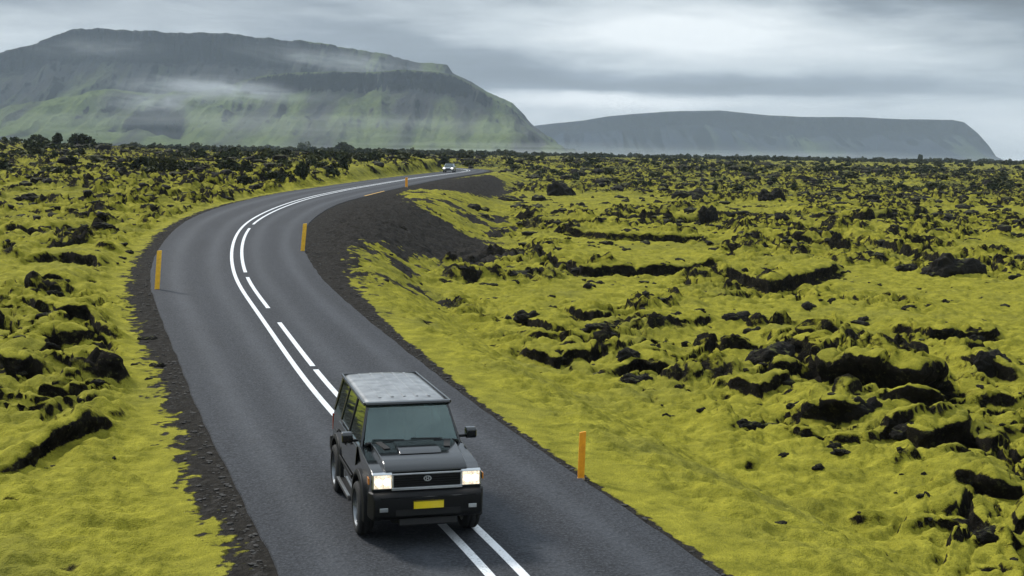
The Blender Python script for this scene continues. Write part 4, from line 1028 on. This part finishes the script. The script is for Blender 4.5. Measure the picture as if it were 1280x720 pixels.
    bm = B(); prism_x(bm, [(-.93, 1.0), (-.92, 1.27), (-.75, 1.31), (-.55, 1.27), (-.50, 1.0)], -.78, .78); obj('dashboard', bm, m_trim, c, .03)
    for sx_ in (-1, 1):
        bm = B(); box(bm, (sx_ * .38, .05, .95), (.50, .50, .16)); box(bm, (sx_ * .38, .30, 1.27), (.48, .12, .62), rx=R(-10)); box(bm, (sx_ * .38, .37, 1.65), (.26, .09, .18)); obj('front_seat', bm, m_seat, c, .04)
    bm = B(); box(bm, (0, .95, .95), (1.30, .48, .16)); box(bm, (0, 1.22, 1.25), (1.30, .12, .60), rx=R(-8)); obj('rear_seat', bm, m_seat, c, .04)
    bm = B(); lathe_x(bm, [(0, .175), (.012, .187), (0, .199), (-.012, .187)], 26); bmesh.ops.transform(bm, matrix=Matrix.Translation((.38, -.42, 1.30)) @ Matrix.Rotation(R(90), 4, 'Z') @ Matrix.Rotation(R(-20), 4, 'Y'), verts=bm.verts); obj('steering_wheel', bm, m_trim, c)
    bm = B(); box(bm, (0, -.63, 1.77), (.22, .03, .07)); obj('rear_view_mirror', bm, m_trim, c, .01)
    bm = B(); box(bm, (0, 0, .36), (1.0, 3.6, .16)); obj('chassis', bm, m_dark, c, .02)
    for y in (AF, AR):
        bm = B(); limb(bm, (-.8, y, WR), (.8, y, WR), .05, .05, 10); obj('axle', bm, m_dark, c)
        for sx_ in (-1, 1): make_wheel(c, sx_ * TR, y, sx_)
    return c
CAR = make_suv(); CAR.location = (CARX, CARY, .006); CAR.rotation_euler = (0, 0, CARR); CAR.scale = (.945, 1.06, .99)

def make_small_car():
    c = empty('distant_car', (0, 0, 0)); tag(c, 'tiny pale silver car with its headlamps on at the distant bend of the road', 'car')
    bm = B(); prism_x(bm, [(2.1, .45), (2.15, .95), (1.4, 1.02), (-1.0, 1.0), (-2.0, .85), (-2.15, .7), (-2.1, .35)] + arc(-1.35, .33, .38, math.pi, 0, 8) + arc(1.35, .33, .38, math.pi, 0, 8), -.9, .9); obj('body', bm, m_whitep, c, .06)
    bm = B(); prism_x(bm, [(1.8, 1.0), (1.3, 1.48), (-.2, 1.5), (-1.0, 1.0)], -.8, .8, lambda x, y, z: (x * (1 - .22 * (z - 1)), y, z)); obj('cabin', bm, m_whitep, c, .05)
    bm = B(); panel(bm, [(-.72, -.98, 1.03), (.72, -.98, 1.03), (.63, -.26, 1.46), (-.63, -.26, 1.46)], (0, -1, 1), .03); obj('windscreen', bm, m_tint, c)
    bm = B(); box(bm, (0, -2.15, .6), (.9, .04, .18)); obj('grille', bm, m_dark, c)
    for s_ in (-1, 1):
        bm = B(); box(bm, (s_ * .68, -2.12, .72), (.34, .08, .16)); obj('headlight', bm, emis('far_headlamp', (1, .97, .9), 4.), c)
        for y in (-1.35, 1.35):
            bm = B(); lathe_x(bm, [(-.1, .2), (-.1, .31), (-.07, .33), (.07, .33), (.1, .31), (.1, .2)], 20); bmesh.ops.translate(bm, vec=(s_ * .8, y, .33), verts=bm.verts); obj('wheel', bm, m_rubber, c)
    return c
def proj(x, y, z):
    v_ = Vector((x, y, z - H)); d = v_.dot(fw); return 640 + v_.dot(rc) / d * F, 360 - v_.dot(uc) / d * F
pr_ = np.array([proj(*p) for p in RC]); kk = int(np.argmin(np.hypot(pr_[:, 0] - 567, (pr_[:, 1] - 214.5) * 6) + (RC[:, 1] > 240) * 999))
dc = make_small_car(); a = RC[kk, :2] - RN[kk] * 1.5; tdir = T[kk] if RC[kk, 1] else T[kk]
dc.location = (a[0], a[1], RC[kk, 2] + .01); dc.rotation_euler = (0, 0, math.atan2(tdir[0], -tdir[1]) + math.pi)
dc.rotation_euler = (0, 0, math.atan2(T[kk][1], T[kk][0]) - math.pi / 2); print('far car', kk, pr_[kk], RC[kk])

# ------------------------------------------------------------------ marker posts
m_amber = simple('amber_post_plastic', (.92, .50, .030), .5, 0, .1, .5, .14, 12.)
def marker_post(px, py, hpx, wpx, label, lean=0., pm=None):
    x, y, z = hit(px, py, full); h_ = hpx / F * y; w_ = wpx / F * y
    e = empty('marker_post', (x, y, z - .03), R(8)); tag(e, label, 'marker post', 'orange roadside marker posts')
    bm = B(); A_ = []
    out = [(-.5, .28), (-.30, .42), (.30, .42), (.5, .28), (.5, -.28), (-.5, -.28)]
    for zz_, k in ((0, 1.0), (h_ - .05 * w_, .97), (h_, .90)): A_.append([bm.verts.new((a_ * w_ * k + lean * zz_, b_ * w_ * .5 * k, zz_ + (.12 * w_ * a_ if zz_ > .1 else 0))) for a_, b_ in out])
    for i in range(2):
        for k in range(6): bm.faces.new((A_[i][k], A_[i][(k + 1) % 6], A_[i + 1][(k + 1) % 6], A_[i + 1][k]))
    bm.faces.new(A_[0][::-1]); bm.faces.new(A_[2]); obj('post', bm, pm or m_orange, e, .006)
    bm = B(); prism_x(bm, [(-.3 * w_, -.05), (-.26 * w_, .07 * h_), (.26 * w_, .07 * h_), (.3 * w_, -.05)], -.56 * w_, .56 * w_); obj('foot', bm, simple('post_foot', (.42, .30, .16), .8), e, .006)
marker_post(726, 601, 64, 8.5, 'upright orange plastic marker post in the moss right beside the road', .02)
marker_post(508, 234, 12, 3.2, 'small far orange marker post on the inner edge of the road at the gravel bank')

marker_post(196, 365, 53, 6.0, 'tall amber marker post on the outer left edge of the bend', .075, m_amber)
marker_post(378, 316, 37, 5.0, 'amber marker post at the inner edge of the bend where the gravel slope begins', .09, m_amber)
#@@END
# ------------------------------------------------------------------ world and light
w = bpy.data.worlds.new('World'); scene.world = w; w.use_nodes = True; nt = w.node_tree; nt.nodes.clear()
out = nt.nodes.new('ShaderNodeOutputWorld'); tc = nt.nodes.new('ShaderNodeTexCoord')
SUN_EL, SUN_AZ = 40.0, -48.0      # azimuth from +Y towards +X
sky = nt.nodes.new('ShaderNodeTexSky'); sky.sky_type = 'NISHITA'; sky.sun_disc = False
sky.sun_elevation = R(SUN_EL); sky.sun_rotation = R(SUN_AZ); sky.air_density = 1; sky.dust_density = 2
bg1 = nt.nodes.new('ShaderNodeBackground'); bg1.inputs[1].default_value = .1; nt.links.new(sky.outputs[0], bg1.inputs[0])
sp = nt.nodes.new('ShaderNodeSeparateXYZ'); nt.links.new(tc.outputs['Generated'], sp.inputs[0])
az = math_(nt, 'MULTIPLY', math_(nt, 'ARCTAN2', sp.outputs[0], sp.outputs[1]), 57.2958)
el = math_(nt, 'MULTIPLY', math_(nt, 'ARCSINE', sp.outputs[2]), 57.2958)
cv = nt.nodes.new('ShaderNodeCombineXYZ'); nt.links.new(az, cv.inputs[0]); nt.links.new(el, cv.inputs[1])
def wn(sx_, sy_, detail, rough, off=(0, 0, 0), dist=0.):
    m = nt.nodes.new('ShaderNodeMapping'); m.inputs['Scale'].default_value = (sx_, sy_, 1); m.inputs['Location'].default_value = off
    nt.links.new(cv.outputs[0], m.inputs[0]); return noise_(nt, m.outputs[0], 1.0, detail, rough, dist)
nA = wn(.10, .42, 5, .55, (3, 1, 0), .3); nB = wn(.22, 1.5, 5, .6, (7, 2, 0), .5); nC = wn(.10, .10, 3, .5, (1, 5, 0))
nW = math_(nt, 'SUBTRACT', wn(.12, .5, 4, .6, (9, 9, 0)), .5)
def px2(px, py): return math.degrees((px - 640) / F), math.degrees((Y0 + ROLL * (px - 640) - py) / F)
val = math_(nt, 'ADD', .42, math_(nt, 'MULTIPLY', math_(nt, 'SUBTRACT', nA, .5), .55))
val = math_(nt, 'ADD', val, math_(nt, 'MULTIPLY', math_(nt, 'SUBTRACT', nB, .5), .38))
azw = math_(nt, 'ADD', az, math_(nt, 'MULTIPLY', nW, 5.0)); elw = math_(nt, 'ADD', el, math_(nt, 'MULTIPLY', nW, 1.2))
for (px, py, rx, ry, amp) in [(850,48,200,50,.66), (600,-30,900,34,-.22), (1080,60,150,40,.12),(350,5,260,22,.12),(20,60,110,30,.26),(610,88,190,30,-.42),(880,110,300,13,-.28),(1230,-2,210,36,-.80),(100,5,200,22,-.10),(1150,110,190,30,.02),(560,60,120,22,.06),(560,25,120,30,.12),(740,127,170,9,.42),(1230,150,120,45,.10),(480,50,120,16,-.12)]:
    a0, e0 = px2(px, py); ra, re = math.degrees(rx / F), math.degrees(ry / F)
    p = math_(nt, 'DIVIDE', math_(nt, 'SUBTRACT', azw, a0), ra); q = math_(nt, 'DIVIDE', math_(nt, 'SUBTRACT', elw, e0), re)
    g = math_(nt, 'EXPONENT', math_(nt, 'MULTIPLY', math_(nt, 'ADD', math_(nt, 'MULTIPLY', p, p), math_(nt, 'MULTIPLY', q, q)), -1.))
    val = math_(nt, 'ADD', val, math_(nt, 'MULTIPLY', g, amp))
# clear pale strip under the cloud base
strip_f = rng(nt, math_(nt, 'ADD', el, math_(nt, 'MULTIPLY', nW, .5)), 2.55, 2.85, 1, 0)
azf = rng(nt, az, -3, 6, 1, .55)
val = math_(nt, 'ADD', val, math_(nt, 'MULTIPLY', math_(nt, 'MULTIPLY', strip_f, azf), .30))
ramp = nt.nodes.new('ShaderNodeValToRGB'); nt.links.new(val, ramp.inputs[0]); cr = ramp.color_ramp
cr.elements[0].position = 0; cr.elements[0].color = (.125, .145, .172, 1); cr.elements[1].position = 1; cr.elements[1].color = (.84, .885, .91, 1)
e_ = cr.elements.new(.33); e_.color = (.235, .275, .322, 1); e_ = cr.elements.new(.62); e_.color = (.52, .575, .615, 1)
hi = rng(nt, el, 9, 55, 1.05, 2.7); lowf = rng(nt, el, -4, -1, .35, 1.0)
bg2 = nt.nodes.new('ShaderNodeBackground'); nt.links.new(ramp.outputs[0], bg2.inputs[0]); nt.links.new(math_(nt, 'MULTIPLY', hi, lowf), bg2.inputs[1])
mx = nt.nodes.new('ShaderNodeMixShader'); mx.inputs[0].default_value = .95; nt.links.new(bg1.outputs[0], mx.inputs[1]); nt.links.new(bg2.outputs[0], mx.inputs[2])
nt.links.new(mx.outputs[0], out.inputs[0])
sl = bpy.data.lights.new('sun', 'SUN'); sl.energy = 3.2; sl.angle = R(11); sl.color = (1, .96, .90)
so = bpy.data.objects.new('sun', sl); COL.objects.link(so)
dv = Vector((math.sin(R(SUN_AZ)) * math.cos(R(SUN_EL)), math.cos(R(SUN_AZ)) * math.cos(R(SUN_EL)), math.sin(R(SUN_EL))))
so.rotation_euler = dv.to_track_quat('Z', 'Y').to_euler(); so.location = (0, 0, 60)
scene.view_settings.view_transform = 'Standard'; scene.view_settings.look = 'None'; scene.view_settings.gamma = 1; scene.view_settings.exposure = 0.22
scene.view_settings.use_curve_mapping = False
cy_ = scene.cycles; cy_.use_denoising = True; cy_.max_bounces = 6; cy_.diffuse_bounces = 3; cy_.glossy_bounces = 3; cy_.transmission_bounces = 5; cy_.volume_bounces = 1
cy_.transparent_max_bounces = 8; cy_.caustics_reflective = False; cy_.caustics_refractive = False
